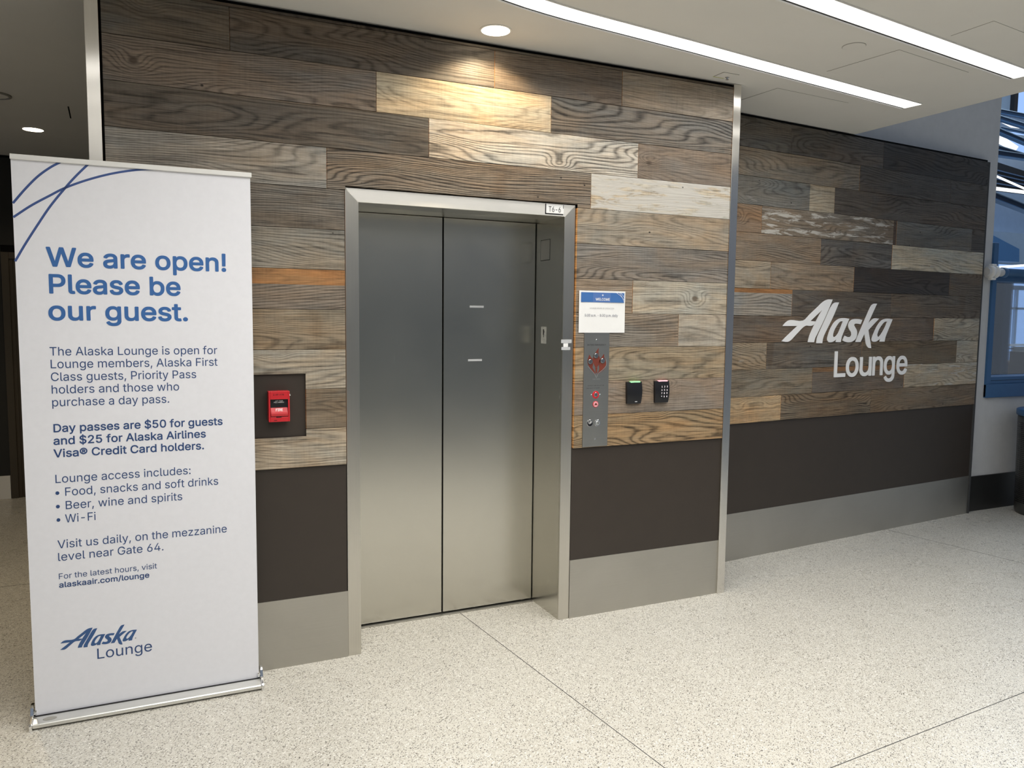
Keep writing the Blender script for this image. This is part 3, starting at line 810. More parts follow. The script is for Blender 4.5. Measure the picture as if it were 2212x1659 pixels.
em3 = obj('flame_emblem', shape_mesh([[(0.080, 0.385), (0.094, 0.412), (0.092, 0.440), (0.096, 0.466), (0.110, 0.482), (0.122, 0.497), (0.124, 0.478), (0.134, 0.460), (0.136, 0.435), (0.126, 0.415), (0.106, 0.400)]], 0.0008), 'red_enamel', t); em3.location.y = FY
em4 = obj('flame_emblem', shape_mesh([[(0.073, 0.395), (0.071, 0.412), (0.070, 0.4245), (0.084, 0.4245), (0.082, 0.412), (0.081, 0.395)]], 0.0008), 'red_enamel', t); em4.location.y = FY
def line_obj(name, pts, w, mat, parent, y):
    o = obj(name, mesh_from_bm(stroke_mesh(pts, w, 0.0009), name), mat, parent); o.location.y = y
    return o
line_obj('emblem_outline', [(0.024, 0.432), (0.046, 0.410), (0.066, 0.390), (0.077, 0.372), (0.088, 0.392), (0.116, 0.412), (0.137, 0.436), (0.134, 0.468)], 0.003, 'alu', t, FY - 0.0004)
for (cx, cz, ch) in ((0.073, 0.487, '3'), (0.038, 0.456, '2'), (0.114, 0.460, '1')):
    k = disc('number_button', cx, cz, 0.0150, FY + 0.001, FY - 0.0028, 'groove', t)
    c2 = disc('button_cap', cx, cz, 0.0122, FY - 0.0025, FY - 0.0042, 'chrome', k)
    text_pieces([(ch, cx - 0.004, cz - 0.0065, None, 0.013, 0.01)], 'numeral', 'etched', k, FY - 0.0042)
text_pieces([('IN FIRE EMERGENCY', 0.018, 0.541, 0.115, 0.0070, 0.004)], 'etched_heading', 'etched', t, FY)
text_pieces([('Use Stairs', 0.054, 0.360, 0.046, 0.0062, 0.0)], 'etched_note', 'alu', t, FY)
text_pieces([('DO NOT USE ELEVATOR', 0.026, 0.326, 0.100, 0.0042, 0.0), ('USE EXIT STAIRS', 0.018, 0.313, 0.080, 0.0042, 0.0)], 'etched_caption', 'etched', t, FY)
k = disc('fire_key_switch', 0.0755, 0.279, 0.0205, FY + 0.001, FY - 0.0016, 'red', t)
disc('key_barrel', 0.0755, 0.279, 0.0115, FY - 0.0015, FY - 0.0050, 'chrome', k)
boxes('key_slot', [(0.0745, 0.0770, FY - 0.0058, FY - 0.0049, 0.272, 0.286)], 'ink_black', k)
for sx in (0.049, 0.102): disc('screw', sx, 0.278, 0.0040, FY + 0.001, FY - 0.0022, 'chrome', t, 16)
k = disc('fire_indicator', 0.0757, 0.228, 0.0175, FY + 0.001, FY - 0.0014, 'red', t)
disc('lens', 0.0757, 0.228, 0.0145, FY - 0.0013, FY - 0.0040, 'pink', k)
hat = obj('helmet_mark', shape_mesh([[(0.065, 0.2245), (0.069, 0.2275), (0.071, 0.2325), (0.0757, 0.2350), (0.0805, 0.2325), (0.0825, 0.2275), (0.0865, 0.2245), (0.0865, 0.2235), (0.065, 0.2235)]], 0.0005), 'red_enamel', k); hat.location.y = FY - 0.0040
k = disc('up_button', 0.0430, 0.1275, 0.0185, FY + 0.001, FY - 0.0024, 'chrome', t)
disc('button_face', 0.0430, 0.1275, 0.0158, FY - 0.0023, FY - 0.0036, 'black_plastic', k)
text_pieces([('UP', 0.0335, 0.1245, 0.0195, 0.0140, 0.012)], 'button_lettering', 'white_paint', k, FY - 0.0036)
k = disc('key_switch', 0.0905, 0.1265, 0.0180, FY + 0.001, FY - 0.0024, 'chrome', t)
disc('switch_core', 0.0905, 0.1265, 0.0115, FY - 0.0023, FY - 0.0046, 'alu', k)
disc('key_hole', 0.0915, 0.1265, 0.0030, FY - 0.0045, FY - 0.0050, 'ink_black', k, 12)

# ------------------------------------------------------------------ paper notice
t = thing('welcome_notice', 'white paper notice with blue header above the elevator call panel', 'notice', (1.2155, -PLANK - 0.0062, 1.543))
NW, NH = 0.2825, 0.220
bm = bmesh.new()
nx, nz = 14, 10
grid = [[bm.verts.new((i / nx * NW, -0.0010 - 0.0022 * math.sin(i / nx * 5.2) * math.sin(j / nz * 3.0) ** 2 * (0.4 if j > 7 else 1) * 0.5, j / nz * NH)) for i in range(nx + 1)] for j in range(nz + 1)]
for j in range(nz):
    for i in range(nx): bm.faces.new((grid[j][i], grid[j][i + 1], grid[j + 1][i + 1], grid[j + 1][i]))
sh = obj('paper_sheet', mesh_from_bm(bm, 'paper_sheet'), 'paper', t)
md = sh.modifiers.new('thickness', 'SOLIDIFY'); md.thickness = 0.0005; md.offset = 1
NY = -0.0034
boxes('header_band', [(0.0105, NW - 0.0075, NY, NY + 0.0004, 0.160, 0.211)], 'ink_blue', t)
boxes('header_mid_band', [(0.083, 0.190, NY - 0.00015, NY + 0.0002, 0.160, 0.211)], plain('printed_mid_blue', (0.075, 0.165, 0.42, 1), 0.5), t)  # slightly lighter blue middle part of the header
text_pieces([('WELCOME', 0.098, 0.1690, 0.087, 0.0135, 0.022)], 'heading_lettering', 'white_paint', t, NY - 0.0002)
st = obj('star_mark', shape_mesh([[(0.141, 0.2035), (0.1425, 0.1995), (0.148, 0.1975), (0.1425, 0.1955), (0.141, 0.1905), (0.1395, 0.1955), (0.134, 0.1975), (0.1395, 0.1995)]], 0.0003, False), 'white_paint', t); st.location.y = NY - 0.0002
for pts in ([(0.226, 0.211), (0.248, 0.198), (0.266, 0.183), (0.275, 0.176)], [(0.244, 0.211), (0.256, 0.196), (0.266, 0.181), (0.2735, 0.164)], [(0.252, 0.211), (0.266, 0.198), (0.275, 0.186)]):
    line_obj('swoosh', pts, 0.0014, 'white_paint', t, NY - 0.0001)
text_pieces([('LOUNGE HOURS OF OPERATION', 0.064, 0.1255, 0.148, 0.0062, 0.0)], 'caption_lettering', 'ink_grey', t, NY)
text_pieces([('5:00 a.m. - 8:30 p.m. daily', 0.034, 0.0850, 0.203, 0.0130, -0.002)], 'hours_lettering', 'ink_violet', t, NY)

# ------------------------------------------------------------------ card readers
def reader(name, x, z, w, h, label, led):
    t = thing(name, label, 'card reader', (x, -PLANK, z))
    prof = [(0.001, 0), (-0.013, 0.0), (-0.019, h * 0.25), (-0.022, h * 0.55), (-0.019, h * 0.88), (-0.014, h), (0.001, h)]
    side = [(0.003, 0.0), (w - 0.006, 0.0), (w, h * 0.35), (w, h * 0.7), (w - 0.003, h), (0.0, h), (0.0, h * 0.5)]
    bm = bmesh.new()
    nz_, nx_ = 12, 8
    V = []
    for j in range(nz_ + 1):
        f = j / nz_
        row = []
        xl = 0.004 * (1 - f) ** 2
        xr = w - 0.005 * (1 - f) ** 3 - 0.002 * f ** 4
        for i in range(nx_ + 1):
            s = i / nx_
            depth = 0.017 + 0.006 * math.sin(math.pi * min(max(f, 0.0), 1.0)) - 0.004 * (2 * s - 1) ** 2
            row.append(bm.verts.new((xl + (xr - xl) * s, -depth, f * h)))
        V.append(row)
    B = [[bm.verts.new((r_[0].co.x, 0.001, r_[0].co.z)), bm.verts.new((r_[-1].co.x, 0.001, r_[0].co.z))] for r_ in V]
    for j in range(nz_):
        for i in range(nx_): bm.faces.new((V[j][i], V[j][i + 1], V[j + 1][i + 1], V[j + 1][i]))
        bm.faces.new((B[j][0], V[j][0], V[j + 1][0], B[j + 1][0]))
        bm.faces.new((V[j][-1], B[j][1], B[j + 1][1], V[j + 1][-1]))
        bm.faces.new((B[j][1], B[j][0], B[j + 1][0], B[j + 1][1]))
    bm.faces.new([B[0][0], B[0][1]] + V[0][::-1]); bm.faces.new(V[-1] + [B[-1][1], B[-1][0]])
    bmesh.ops.recalc_face_normals(bm, faces=bm.faces)
    obj('housing', mesh_from_bm(bm, 'housing'), 'black_plastic', t)
    boxes('status_light', [(w * 0.23, w * 0.86, -0.0175, -0.004, h - 0.003, h + 0.0030)], led, t, 0.001)
    return t
rd = reader('card_reader', 1.517, 1.157, 0.098, 0.119, 'plain black card reader with a green light bar', 'led_green')
boxes('maker_mark', [(0.050, 0.064, -0.0215, -0.016, 0.0095, 0.0135)], 'tape', rd)
kp = reader('keypad_reader', 1.699, 1.157, 0.096, 0.120, 'black keypad reader with a red light bar and lit keys', 'led_red')
for r_ in range(4):
    for c_ in range(3):
        kx, kz = 0.036 + 0.0172 * c_ - 0.0006 * r_, 0.090 - 0.0182 * r_
        s_ = '123456789*0#'[r_ * 3 + c_]
        kk = boxes('key', [(kx - 0.0006, kx + 0.0116, -0.0236, -0.0200, kz - 0.0085, kz + 0.0065)], 'black_plastic', kp, 0.0015)
        text_pieces([(s_, kx + 0.0024, kz - 0.0056, 0.0062, 0.0090, 0.02)], 'key_lettering', 'keys', kk, -0.0236)

# ------------------------------------------------------------------ lounge sign on the recessed wall
LOGO = {"A":[[[0.8417,1.474],[0.9927,1.5782],[0.8501,1.5778],[0.8538,1.5834],[0.8803,1.6042],[0.9028,1.6151],[0.9316,1.6193],[1.0508,1.6165],[1.1187,1.6618],[1.1885,1.7084],[1.2236,1.7335],[1.2622,1.7556],[1.3018,1.7662],[1.3468,1.7667],[1.329,1.7332],[1.2676,1.6269],[1.2004,1.5235],[1.1809,1.4947],[1.1706,1.4651],[1.1068,1.4664],[1.1169,1.4991],[1.1329,1.5319],[1.1576,1.5729],[1.1814,1.6107],[1.2416,1.6927],[1.1247,1.6137],[1.1777,1.6107],[1.1712,1.5975],[1.1538,1.5852],[1.1299,1.5794],[1.0698,1.5784],[0.99,1.524],[0.9157,1.4727]]],"l":[[[1.4176,1.7472],[1.3847,1.7466],[1.3599,1.74],[1.3392,1.7209],[1.3191,1.6937],[1.2687,1.6104],[1.2075,1.5091],[1.1995,1.4905],[1.1955,1.4583],[1.2571,1.4578],[1.263,1.4902],[1.2777,1.5213],[1.3573,1.6401]]],"a":[[[1.5382,1.6318],[1.4816,1.6369],[1.4307,1.6323],[1.3936,1.6174],[1.3607,1.59],[1.3292,1.5441],[1.3104,1.4983],[1.3098,1.4795],[1.3219,1.4669],[1.3472,1.4638],[1.3784,1.4699],[1.4059,1.4853],[1.401,1.4643],[1.4553,1.4639],[1.4625,1.4976],[1.4794,1.5314]],[[1.4704,1.6136],[1.4386,1.6105],[1.4084,1.586],[1.3793,1.5483],[1.3677,1.5148],[1.3731,1.5014],[1.392,1.5021],[1.4192,1.523],[1.4479,1.5693]]],"s":[[[1.6843,1.6247],[1.6386,1.6308],[1.5926,1.6301],[1.5572,1.6213],[1.5347,1.5992],[1.5327,1.5737],[1.5472,1.5525],[1.5654,1.5355],[1.5715,1.5142],[1.5594,1.5014],[1.5302,1.5003],[1.4958,1.5102],[1.475,1.4756],[1.5067,1.4656],[1.5524,1.4623],[1.5911,1.4701],[1.6224,1.4926],[1.6331,1.5269],[1.6246,1.5526],[1.6067,1.5718],[1.5938,1.5866],[1.6004,1.5952],[1.6213,1.5974],[1.668,1.5933]]],"k":[[[1.8452,1.7461],[1.8112,1.7446],[1.7848,1.7343],[1.7662,1.7124],[1.7481,1.6842],[1.6179,1.4639],[1.6763,1.4635],[1.7166,1.5246],[1.7294,1.4878],[1.7388,1.4531],[1.754,1.4313],[1.7752,1.4189],[1.8026,1.4168],[1.7886,1.4657],[1.7713,1.5136],[1.7597,1.5504],[1.8163,1.5917],[1.878,1.6356],[1.8129,1.6351],[1.7513,1.598],[1.7935,1.6653]]],"a2":[[[2.039,1.6315],[1.9857,1.6364],[1.944,1.633],[1.9034,1.6196],[1.8584,1.5788],[1.8217,1.5222],[1.8053,1.4874],[1.8088,1.4686],[1.8297,1.4633],[1.8604,1.4665],[1.9036,1.4869],[1.8985,1.4641],[1.9556,1.4637],[1.9653,1.4998],[1.9835,1.535]],[[1.977,1.6144],[1.9458,1.6111],[1.9129,1.5877],[1.8811,1.5527],[1.8646,1.5177],[1.8699,1.5024],[1.8886,1.5023],[1.9209,1.5307],[1.9526,1.5703]]]}
sg = thing('wall_sign', 'large raised white lettering sign on the recessed plank wall', 'sign', (W2_ORG[0], W2_ORG[1], 0), W2_ANG)
for key in ('A', 'l', 'a', 's', 'k', 'a2'):
    o = obj('letter', shape_mesh(LOGO[key], 0.005), 'white_paint', sg)
    o.location.y = -PLANK - 0.001
# upright second word, letter by letter
lx = dict(L=(1.3973, 1.2107, 0.1255, 0.188), o=(1.528, 1.2107, 0.1403, 0.188), u=(1.680, 1.2107, 0.1383, 0.188), n=(1.8273, 1.2107, 0.1243, 0.188), g=(1.9653, 1.2107, 0.130, 0.188), e=(2.1187, 1.2107, 0.1312, 0.188))
for ch, (x, z, w_, cap) in lx.items():
    text_pieces([(ch, x, z, w_, cap, 0.022)], 'letter', 'white_paint', sg, -PLANK - 0.001, 0.005)

# ------------------------------------------------------------------ roll-up banner
BX, BY, BA, BWD, BH = -1.270, -0.135, -0.0085, 0.8447, 2.1657
bn = thing('rollup_banner', 'tall white roll-up banner with blue lettering left of the elevator', 'banner', (BX, BY, 0), BA)
LEAN = -0.0131 / BH
Z0 = 0.036
bm = prism([(-0.050, 0.008), (-0.050, 0.021), (-0.046, 0.024), (-0.006, 0.036), (-0.002, 0.034), (-0.002, 0.030), (0.004, 0.030), (0.004, 0.036), (0.055, 0.036), (0.075, 0.022), (0.075, 0.008)], 'x', -0.004, BWD + 0.004)
base = obj('base_cassette', mesh_from_bm(bm, 'base_cassette'), 'alu', bn, 0.0012)
boxes('slit', [(0.0, BWD, -0.0075, -0.0012, 0.0335, 0.0382)], 'ink_black', bn)
boxes('foot_strip', [(0.05, BWD - 0.05, -0.020, 0.040, 0.0, 0.008)], 'black', bn)
cap_prof = [(-0.056, 0.0), (-0.056, 0.024), (-0.050, 0.030), (-0.012, 0.042), (0.000, 0.070), (0.010, 0.078), (0.030, 0.078), (0.052, 0.066), (0.072, 0.040), (0.080, 0.020), (0.080, 0.0)]
for a, b in ((-0.016, -0.004), (BWD + 0.004, BWD + 0.016)):
    c = obj('end_cap', mesh_from_bm(prism(cap_prof, 'x', a, b), 'end_cap'), 'chrome', bn, 0.0025)
    s_ = 1 if a < 0 else -1
    xs = b if a < 0 else a
    obj('cap_pin', mesh_from_bm(lathe([(0.009, min(xs, xs + s_ * 0.010)), (0.009, max(xs, xs + s_ * 0.010))], 'x', (0, -0.001, 0.052), 16), 'cap_pin'), 'chrome', c)
bd = obj('oval_badge', mesh_from_bm(lathe([(1, 0), (1, 0.001), (0.9, 0.0014)], 'z', (0, 0, 0), 32), 'oval_badge'), 'groove', bn)
bd.matrix_local = Matrix.Translation((0.053, -0.028, 0.0293)) @ Matrix.Rotation(math.radians(16.7), 4, 'X') @ Matrix.Diagonal((0.024, 0.009, 1, 1))
bd.data.materials[0] = MAT['seam']
# printed sheet, slightly leaning, and top rail
bm = bmesh.new()
ns = 24
rows_ = []
for j in range(ns + 1):
    z = j / ns * (BH - 0.012)
    rows_.append([bm.verts.new((x, LEAN * z, Z0 + z - 0.006)) for x in (0.001, BWD * 0.25, BWD * 0.5, BWD * 0.75, BWD - 0.001)])
for A_, B_ in zip(rows_, rows_[1:]):
    for i in range(4): bm.faces.new((A_[i], A_[i + 1], B_[i + 1], B_[i]))
fab = obj('printed_sheet', mesh_from_bm(bm, 'printed_sheet'), 'fabric', bn)
md = fab.modifiers.new('thickness', 'SOLIDIFY'); md.thickness = 0.0006; md.offset = -1
boxes('top_rail', [(-0.001, BWD + 0.004, -0.0131 - 0.009, -0.0131 + 0.010, Z0 + BH - 0.018, Z0 + BH + 0.001)], 'lip', bn, 0.002)
boxes('support_pole', [(BWD / 2 - 0.009, BWD / 2 + 0.009, 0.004, 0.022, 0.03, Z0 + BH - 0.02)], 'alu', bn)
holder = bpy.data.objects.new('x', None)
def P_(u, w): return (u, Z0 + w)
def btext(lines, name, mat, cap, wt):
    return text_pieces([(s, u, Z0 + w, wd, cap, wt) for s, u, w, wd in lines], name, mat, fab, -0.0004 - LEAN * Z0, 0.0004, LEAN)
bpy.data.objects.remove(holder)
btext([('We are open!', 0.1015, 1.7585, 0.6420), ('Please be', 0.1072, 1.6567, 0.4611), ('our guest.', 0.1015, 1.5548, 0.4916)], 'printed_heading', 'ink_blue', 0.0745, 0.034)
btext([('The Alaska Lounge is open for', 0.1008, 1.4208, 0.6007), ('Lounge members, Alaska First', 0.1024, 1.3722, 0.5996), ('Class guests, Priority Pass', 0.1015, 1.3230, 0.5172), ('holders and those who', 0.1023, 1.2740, 0.4507), ('purchase a day pass.', 0.1022, 1.2247, 0.4124)], 'printed_paragraph', 'ink_navy', 0.0325, 0.0)
btext([('Day passes are $50 for guests', 0.1028, 1.1237, 0.6139), ('and $25 for Alaska Airlines', 0.1010, 1.0745, 0.5494), ('Visa® Credit Card holders.', 0.0997, 1.0252, 0.5424)], 'printed_paragraph', 'ink_navy', 0.0325, 0.026)
btext([('Lounge access includes:', 0.1025, 0.9250, 0.4856), ('• Food, snacks and soft drinks', 0.1006, 0.8721, 0.5937), ('• Beer, wine and spirits', 0.1004, 0.8186, 0.4535), ('• Wi-Fi', 0.1007, 0.7655, 0.1349)], 'printed_list', 'ink_navy', 0.0325, 0.0)
btext([('Visit us daily, on the mezzanine', 0.1005, 0.6647, 0.6236), ('level near Gate 64.', 0.1009, 0.6144, 0.3766)], 'printed_paragraph', 'ink_navy', 0.0325, 0.0)
btext([('For the latest hours, visit', 0.1005, 0.5412, 0.3507)], 'printed_footer', 'ink_navy', 0.0225, 0.001)
btext([('alaskaair.com/lounge', 0.1001, 0.5065, 0.3220)], 'printed_footer', 'ink_navy', 0.0225, 0.028)
def lean_fix(me, y0):
    for v in me.vertices: v.co.y += y0 + LEAN * (v.co.z - Z0)
for pts in ([(0.0024, 1.9877), (0.0432, 2.042), (0.0854, 2.0912), (0.1274, 2.1279), (0.166, 2.1535)],
            [(0.0016, 1.9363), (0.0611, 1.9833), (0.1237, 2.0247), (0.1743, 2.0564), (0.2512, 2.0925), (0.3379, 2.1235), (0.4262, 2.1446), (0.500, 2.1535)],
            [(0.0013, 1.7742), (0.0355, 1.8383), (0.0788, 1.9129), (0.1224, 1.9844), (0.1743, 2.0564), (0.2113, 2.1032), (0.2560, 2.1535)]):
    bm = stroke_mesh([(u, Z0 + w) for u, w in pts], 0.0082, 0.0002)
    me = mesh_from_bm(bm, 'printed_curve'); lean_fix(me, -0.0003)
    obj('printed_curve', me, 'ink_line', fab)
kx, kz = 0.2302, 0.2484
vs_, fs_ = [], []
for key in ('A', 'l', 'a', 's', 'k', 'a2'):
    rings = [[(0.0944 + (p[0] - 0.8417) * kx, Z0 + 0.2545 + (p[1] - 1.474) * kz) for p in r_] for r_ in LOGO[key]]
    me = shape_mesh(rings, 0.0004)
    lean_fix(me, -0.0003)
    b = len(vs_); vs_ += [tuple(v.co) for v in me.vertices]; fs_ += [tuple(b + i for i in p.vertices) for p in me.polygons]
me = bpy.data.meshes.new('printed_logo'); me.from_pydata(vs_, [], fs_)
obj('printed_logo', me, plain('printed_logo_blue', (0.040, 0.105, 0.270, 1), 0.5), fab)
btext([('Lounge', 0.2233, 0.1945, 0.2004)], 'printed_logo_word', 'ink_navy', 0.0432, 0.002)
me = mesh_from_bm(lathe([(0.0024, 0), (0.0024, -0.0003)], 'y', (0.3638, 0, Z0 + 0.2592), 14), 'printed_mark'); lean_fix(me, -0.0004)
obj('printed_mark', me, 'ink_grey', fab)

# ------------------------------------------------------------------ ceiling fittings
EDGE = [(3.452, -0.073), (2.948, -0.143), (2.772, -0.168), (2.012, -0.273), (1.610, -0.331), (1.286, -0.374), (1.041, -0.405), (0.880, -0.427), (0.767, -0.447), (0.656, -0.471), (0.544, -0.502), (0.30, -0.582), (0.0, -0.700), (-0.4, -0.875), (-0.9, -1.11), (-1.5, -1.41)]
def offset_path(pts, d):
    out = []
    for i, p in enumerate(pts):
        a = Vector(pts[max(i - 1, 0)]); b = Vector(pts[min(i + 1, len(pts) - 1)])
        t_ = (b - a).normalized(); n_ = Vector((t_.y, -t_.x))
        # keep the offset on the side away from the plank wall
        if n_.y > 0: n_ = -n_
        out.append((p[0] + n_.x * d, p[1] + n_.y * d))
    return out
def ribbon(d0, d1, z0, z1):
    A, B = offset_path(EDGE, d0), offset_path(EDGE, d1)
    bm = bmesh.new()
    R_ = [[bm.verts.new((p[0], p[1], z)) for p in q] for q, z in ((A, z0), (B, z0), (B, z1), (A, z1))]
    n_ = len(A)
    for k in range(4):
        for i in range(n_ - 1):
            bm.faces.new((R_[k][i], R_[k][i + 1], R_[(k + 1) % 4][i + 1], R_[(k + 1) % 4][i]))
    for i in (0, n_ - 1): bm.faces.new([R_[k][i] for k in range(4)])
    bmesh.ops.recalc_face_normals(bm, faces=bm.faces)
    return bm
def slot_light(label):
    t = thing('slot_light', label, 'ceiling light', (0, 0, 0), 0, 'curved slot lights in the ceiling')
    obj('housing', mesh_from_bm(ribbon(0.0, 0.128, ZC - 0.003, ZC - 0.0004), 'housing'), 'groove', t)
    obj('near_lip', mesh_from_bm(ribbon(-0.004, 0.002, ZC - 0.008, ZC - 0.0004), 'near_lip'), 'lip', t)
    obj('far_lip', mesh_from_bm(ribbon(0.127, 0.133, ZC - 0.006, ZC - 0.0004), 'far_lip'), 'lip', t)
    obj('diffuser', mesh_from_bm(ribbon(0.019, 0.126, ZC - 0.006, ZC - 0.002), 'diffuser'), 'slot', t)
    mid = offset_path(EDGE, 0.07)
    tot = sum((Vector(b_) - Vector(a_)).length for a_, b_ in zip(mid, mid[1:]))
    runs = [mid[0], mid[3], mid[5], mid[8], mid[11], mid[13], mid[15]]
    for a_, b_ in zip(runs, runs[1:]):
        a_, b_ = Vector(a_), Vector(b_)
        ld = bpy.data.lights.new('slot_lamp', 'AREA')
        ld.shape = 'RECTANGLE'; ld.size = (b_ - a_).length; ld.size_y = 0.11
        ld.energy = SLOT_WATTS * ld.size / tot
        ld.color = (1.0, 0.985, 0.95); ld.spread = math.radians(SLOT_SPREAD)
        lo = bpy.data.objects.new('slot_lamp', ld); COL.objects.link(lo); lo.parent = t
        m_ = (a_ + b_) / 2
        lo.location = (m_.x, m_.y, ZC - 0.0075)
        lo.rotation_euler = (0, 0, math.atan2(b_.y - a_.y, b_.x - a_.x))
    return t
s0 = slot_light('long curved ceiling slot light nearest the plank wall')
LABS = ['second curved ceiling slot light out from the plank wall, cut by the upper right corner', 'third curved ceiling slot light out from the plank wall', 'fourth curved ceiling slot light out from the plank wall', 'fifth curved ceiling slot light, farthest from the plank wall']
for i, lab in enumerate(LABS):
    c = s0.copy(); COL.objects.link(c); c['label'] = lab
    c.location.y = -0.677 * (i + 1)
    for ch in list(s0.children):
        d = ch.copy(); COL.objects.link(d); d.parent = c

def downlight(x, y, label, energy):
    t = thing('downlight', label, 'ceiling light', (x, y, ZC), 0, 'round recessed downlights')
    bm = lathe([(0.074, 0.0), (0.074, -0.003), (0.066, -0.004), (0.066, 0.0)], 'z', (0, 0, 0), 40)
    obj('trim_ring', mesh_from_bm(bm, 'trim_ring'), 'lip', t)
    obj('lens', mesh_from_bm(lathe([(0.0655, -0.0015), (0.0655, -0.0045), (0.060, -0.0055)], 'z', (0, 0, 0), 40), 'lens'), 'down', t)
    ld = bpy.data.lights.new('downlight_beam', 'SPOT')
    ld.energy = energy; ld.color = (1.0, 0.80, 0.52); ld.spot_size = math.radians(138); ld.spot_blend = 0.35; ld.shadow_soft_size = 0.03
    lo = bpy.data.objects.new('downlight_beam', ld); COL.objects.link(lo); lo.parent = t
    lo.location = (0, 0, -0.012)
    return t
downlight(0.664, -0.173, 'bright warm downlight above the elevator', DOWN_SPOT)
downlight(-1.555, 3.12, 'downlight in the dim left passage, above the banner', 14.0)
downlight(-1.60, 1.15, 'downlight at the left edge of the picture, over the passage', 75.0)

t = thing('ceiling_speaker', 'round dark ceiling fitting in the left passage beside the picture edge', 'ceiling fitting', (-1.66, 2.17, ZC))
obj('rim', mesh_from_bm(lathe([(0.105, 0), (0.105, -0.006), (0.092, -0.010), (0.090, 0.0)], 'z', (0, 0, 0), 40), 'rim'), 'seam', t)
obj('dish', mesh_from_bm(lathe([(0.089, -0.001), (0.086, -0.004), (0.04, -0.006)], 'z', (0, 0, 0), 40), 'dish'), 'ceiling', t)
tag(obj('ceiling_mark', mesh_from_bm(bar((-1.262, 2.28, ZC - 0.001), (-1.276, 2.62, ZC - 0.001), 0.008, 0.002), 'ceiling_mark'), 'black'), 'thin dark slit in the ceiling of the left passage', 'ceiling slit')
t = thing('cover_plate', 'round blank cover plate between the two ceiling slot lights', 'cover plate', (2.297, -0.742, ZC))
obj('plate_rim', mesh_from_bm(lathe([(0.0545, 0), (0.0545, -0.0015), (0.052, -0.0018), (0.052, 0)], 'z', (0, 0, 0), 36), 'plate_rim'), 'seam', t)
obj('plate', mesh_from_bm(lathe([(0.0525, 0), (0.0525, -0.003), (0.050, -0.0035)], 'z', (0, 0, 0), 36), 'plate'), 'ceiling', t)
t = thing('sprinkler', 'small square plate with a sprinkler in the ceiling above the corner post', 'sprinkler', (2.055, -0.110, ZC))
boxes('plate', [(-0.053, 0.053, -0.040, 0.040, -0.002, 0)], 'seam', t)
boxes('plate_cover', [(-0.0515, 0.0515, -0.0385, 0.0385, -0.0032, -0.0005)], 'ceiling', t)
boxes('stain', [(-0.048, 0.0, -0.0, 0.0, 0, 0)], 'ceiling', t) if False else None
obj('sprinkler_head', mesh_from_bm(lathe([(0.012, -0.003), (0.012, -0.006), (0.006, -0.008), (0.004, -0.016), (0.009, -0.017), (0.009, -0.018)], 'z', (0.014, 0.012, 0), 20), 'sprinkler_head'), 'chrome', t)
tag(boxes('paint_smear', [(2.003, 2.075, -0.066, -0.058, ZC - 0.0012, ZC - 0.0001)], plain('yellow_green_mark', (0.50, 0.54, 0.16, 1), 0.8)), 'faint yellow green smear on the ceiling beside the sprinkler plate', 'smear')
def access_panel(corners, label):
    t = thing('access_panel', label, 'access panel', (0, 0, ZC), 0, 'flush access panels in the ceiling')
    bm = prism(corners, 'z', -0.0012, 0.0)
    obj('panel_gap', mesh_from_bm(bm, 'panel_gap'), 'seam', t)
    cx = sum(p[0] for p in corners) / 4; cy = sum(p[1] for p in corners) / 4
    ins = [(cx + (p[0] - cx) * 0.993, cy + (p[1] - cy) * 0.993) for p in corners]
    obj('panel_face', mesh_from_bm(prism(ins, 'z', -0.002, 0.0), 'panel_face'), 'ceiling', t)
access_panel([(2.530, -0.805), (3.155, -0.722), (3.105, -0.315), (2.480, -0.400)], 'square access panel in the ceiling between the two slot lights')
access_panel([(2.579, -1.245), (3.150, -1.175), (3.182, -0.966), (2.579, -1.040)], 'faint flush ceiling panel beyond the second slot light, near the upper right corner')
access_panel([(2.467, -0.054), (3.068, -0.011), (3.030, 0.408), (2.440, 0.365)], 'square access panel in the ceiling beside the recessed plank wall')

# ------------------------------------------------------------------ left passage
d2 = struct(bpy.data.objects.new('door_2', None)); COL.objects.link(d2)
d2['label'] = 'dark bronze door frame at the end of the left passage'
boxes('frame', [(-1.962, -1.905, 4.295, 4.325, 0, 2.125), (-1.905, -1.10, 4.295, 4.325, 2.068, 2.125)], 'bronze', d2, 0.003)
boxes('stop', [(-1.905, -1.880, 4.312, 4.328, 0, 2.068)], 'bronze', d2)
boxes('leaf', [(-1.880, -1.10, 4.322, 4.330, 0.004, 2.068)], 'bronze', d2)

# ------------------------------------------------------------------ right side: window, pipe, bin
w1 = struct(bpy.data.objects.new('window_1', None)); COL.objects.link(w1)
w1['label'] = 'blue framed window in the grey wall at the right edge'
boxes('frame', [(5.612, 5.668, 0.735, 0.95, 0.98, 2.28), (5.668, 11.0, 0.745, 0.90, 1.090, 1.150), (5.668, 11.0, 0.760, 0.90, 1.962, 2.015)], 'blue_paint', w1, 0.003)
boxes('sill', [(5.612, 11.0, 0.725, 0.95, 0.975, 1.090)], 'blue_paint', w1, 0.004)
boxes('sill_line', [(5.668, 11.0, 0.7435, 0.7455, 1.118, 1.122)], 'blue_dark', w1)
boxes('pane', [(5.668, 11.0, 0.850, 0.856, 1.150, 1.962)], 'glass', w1)

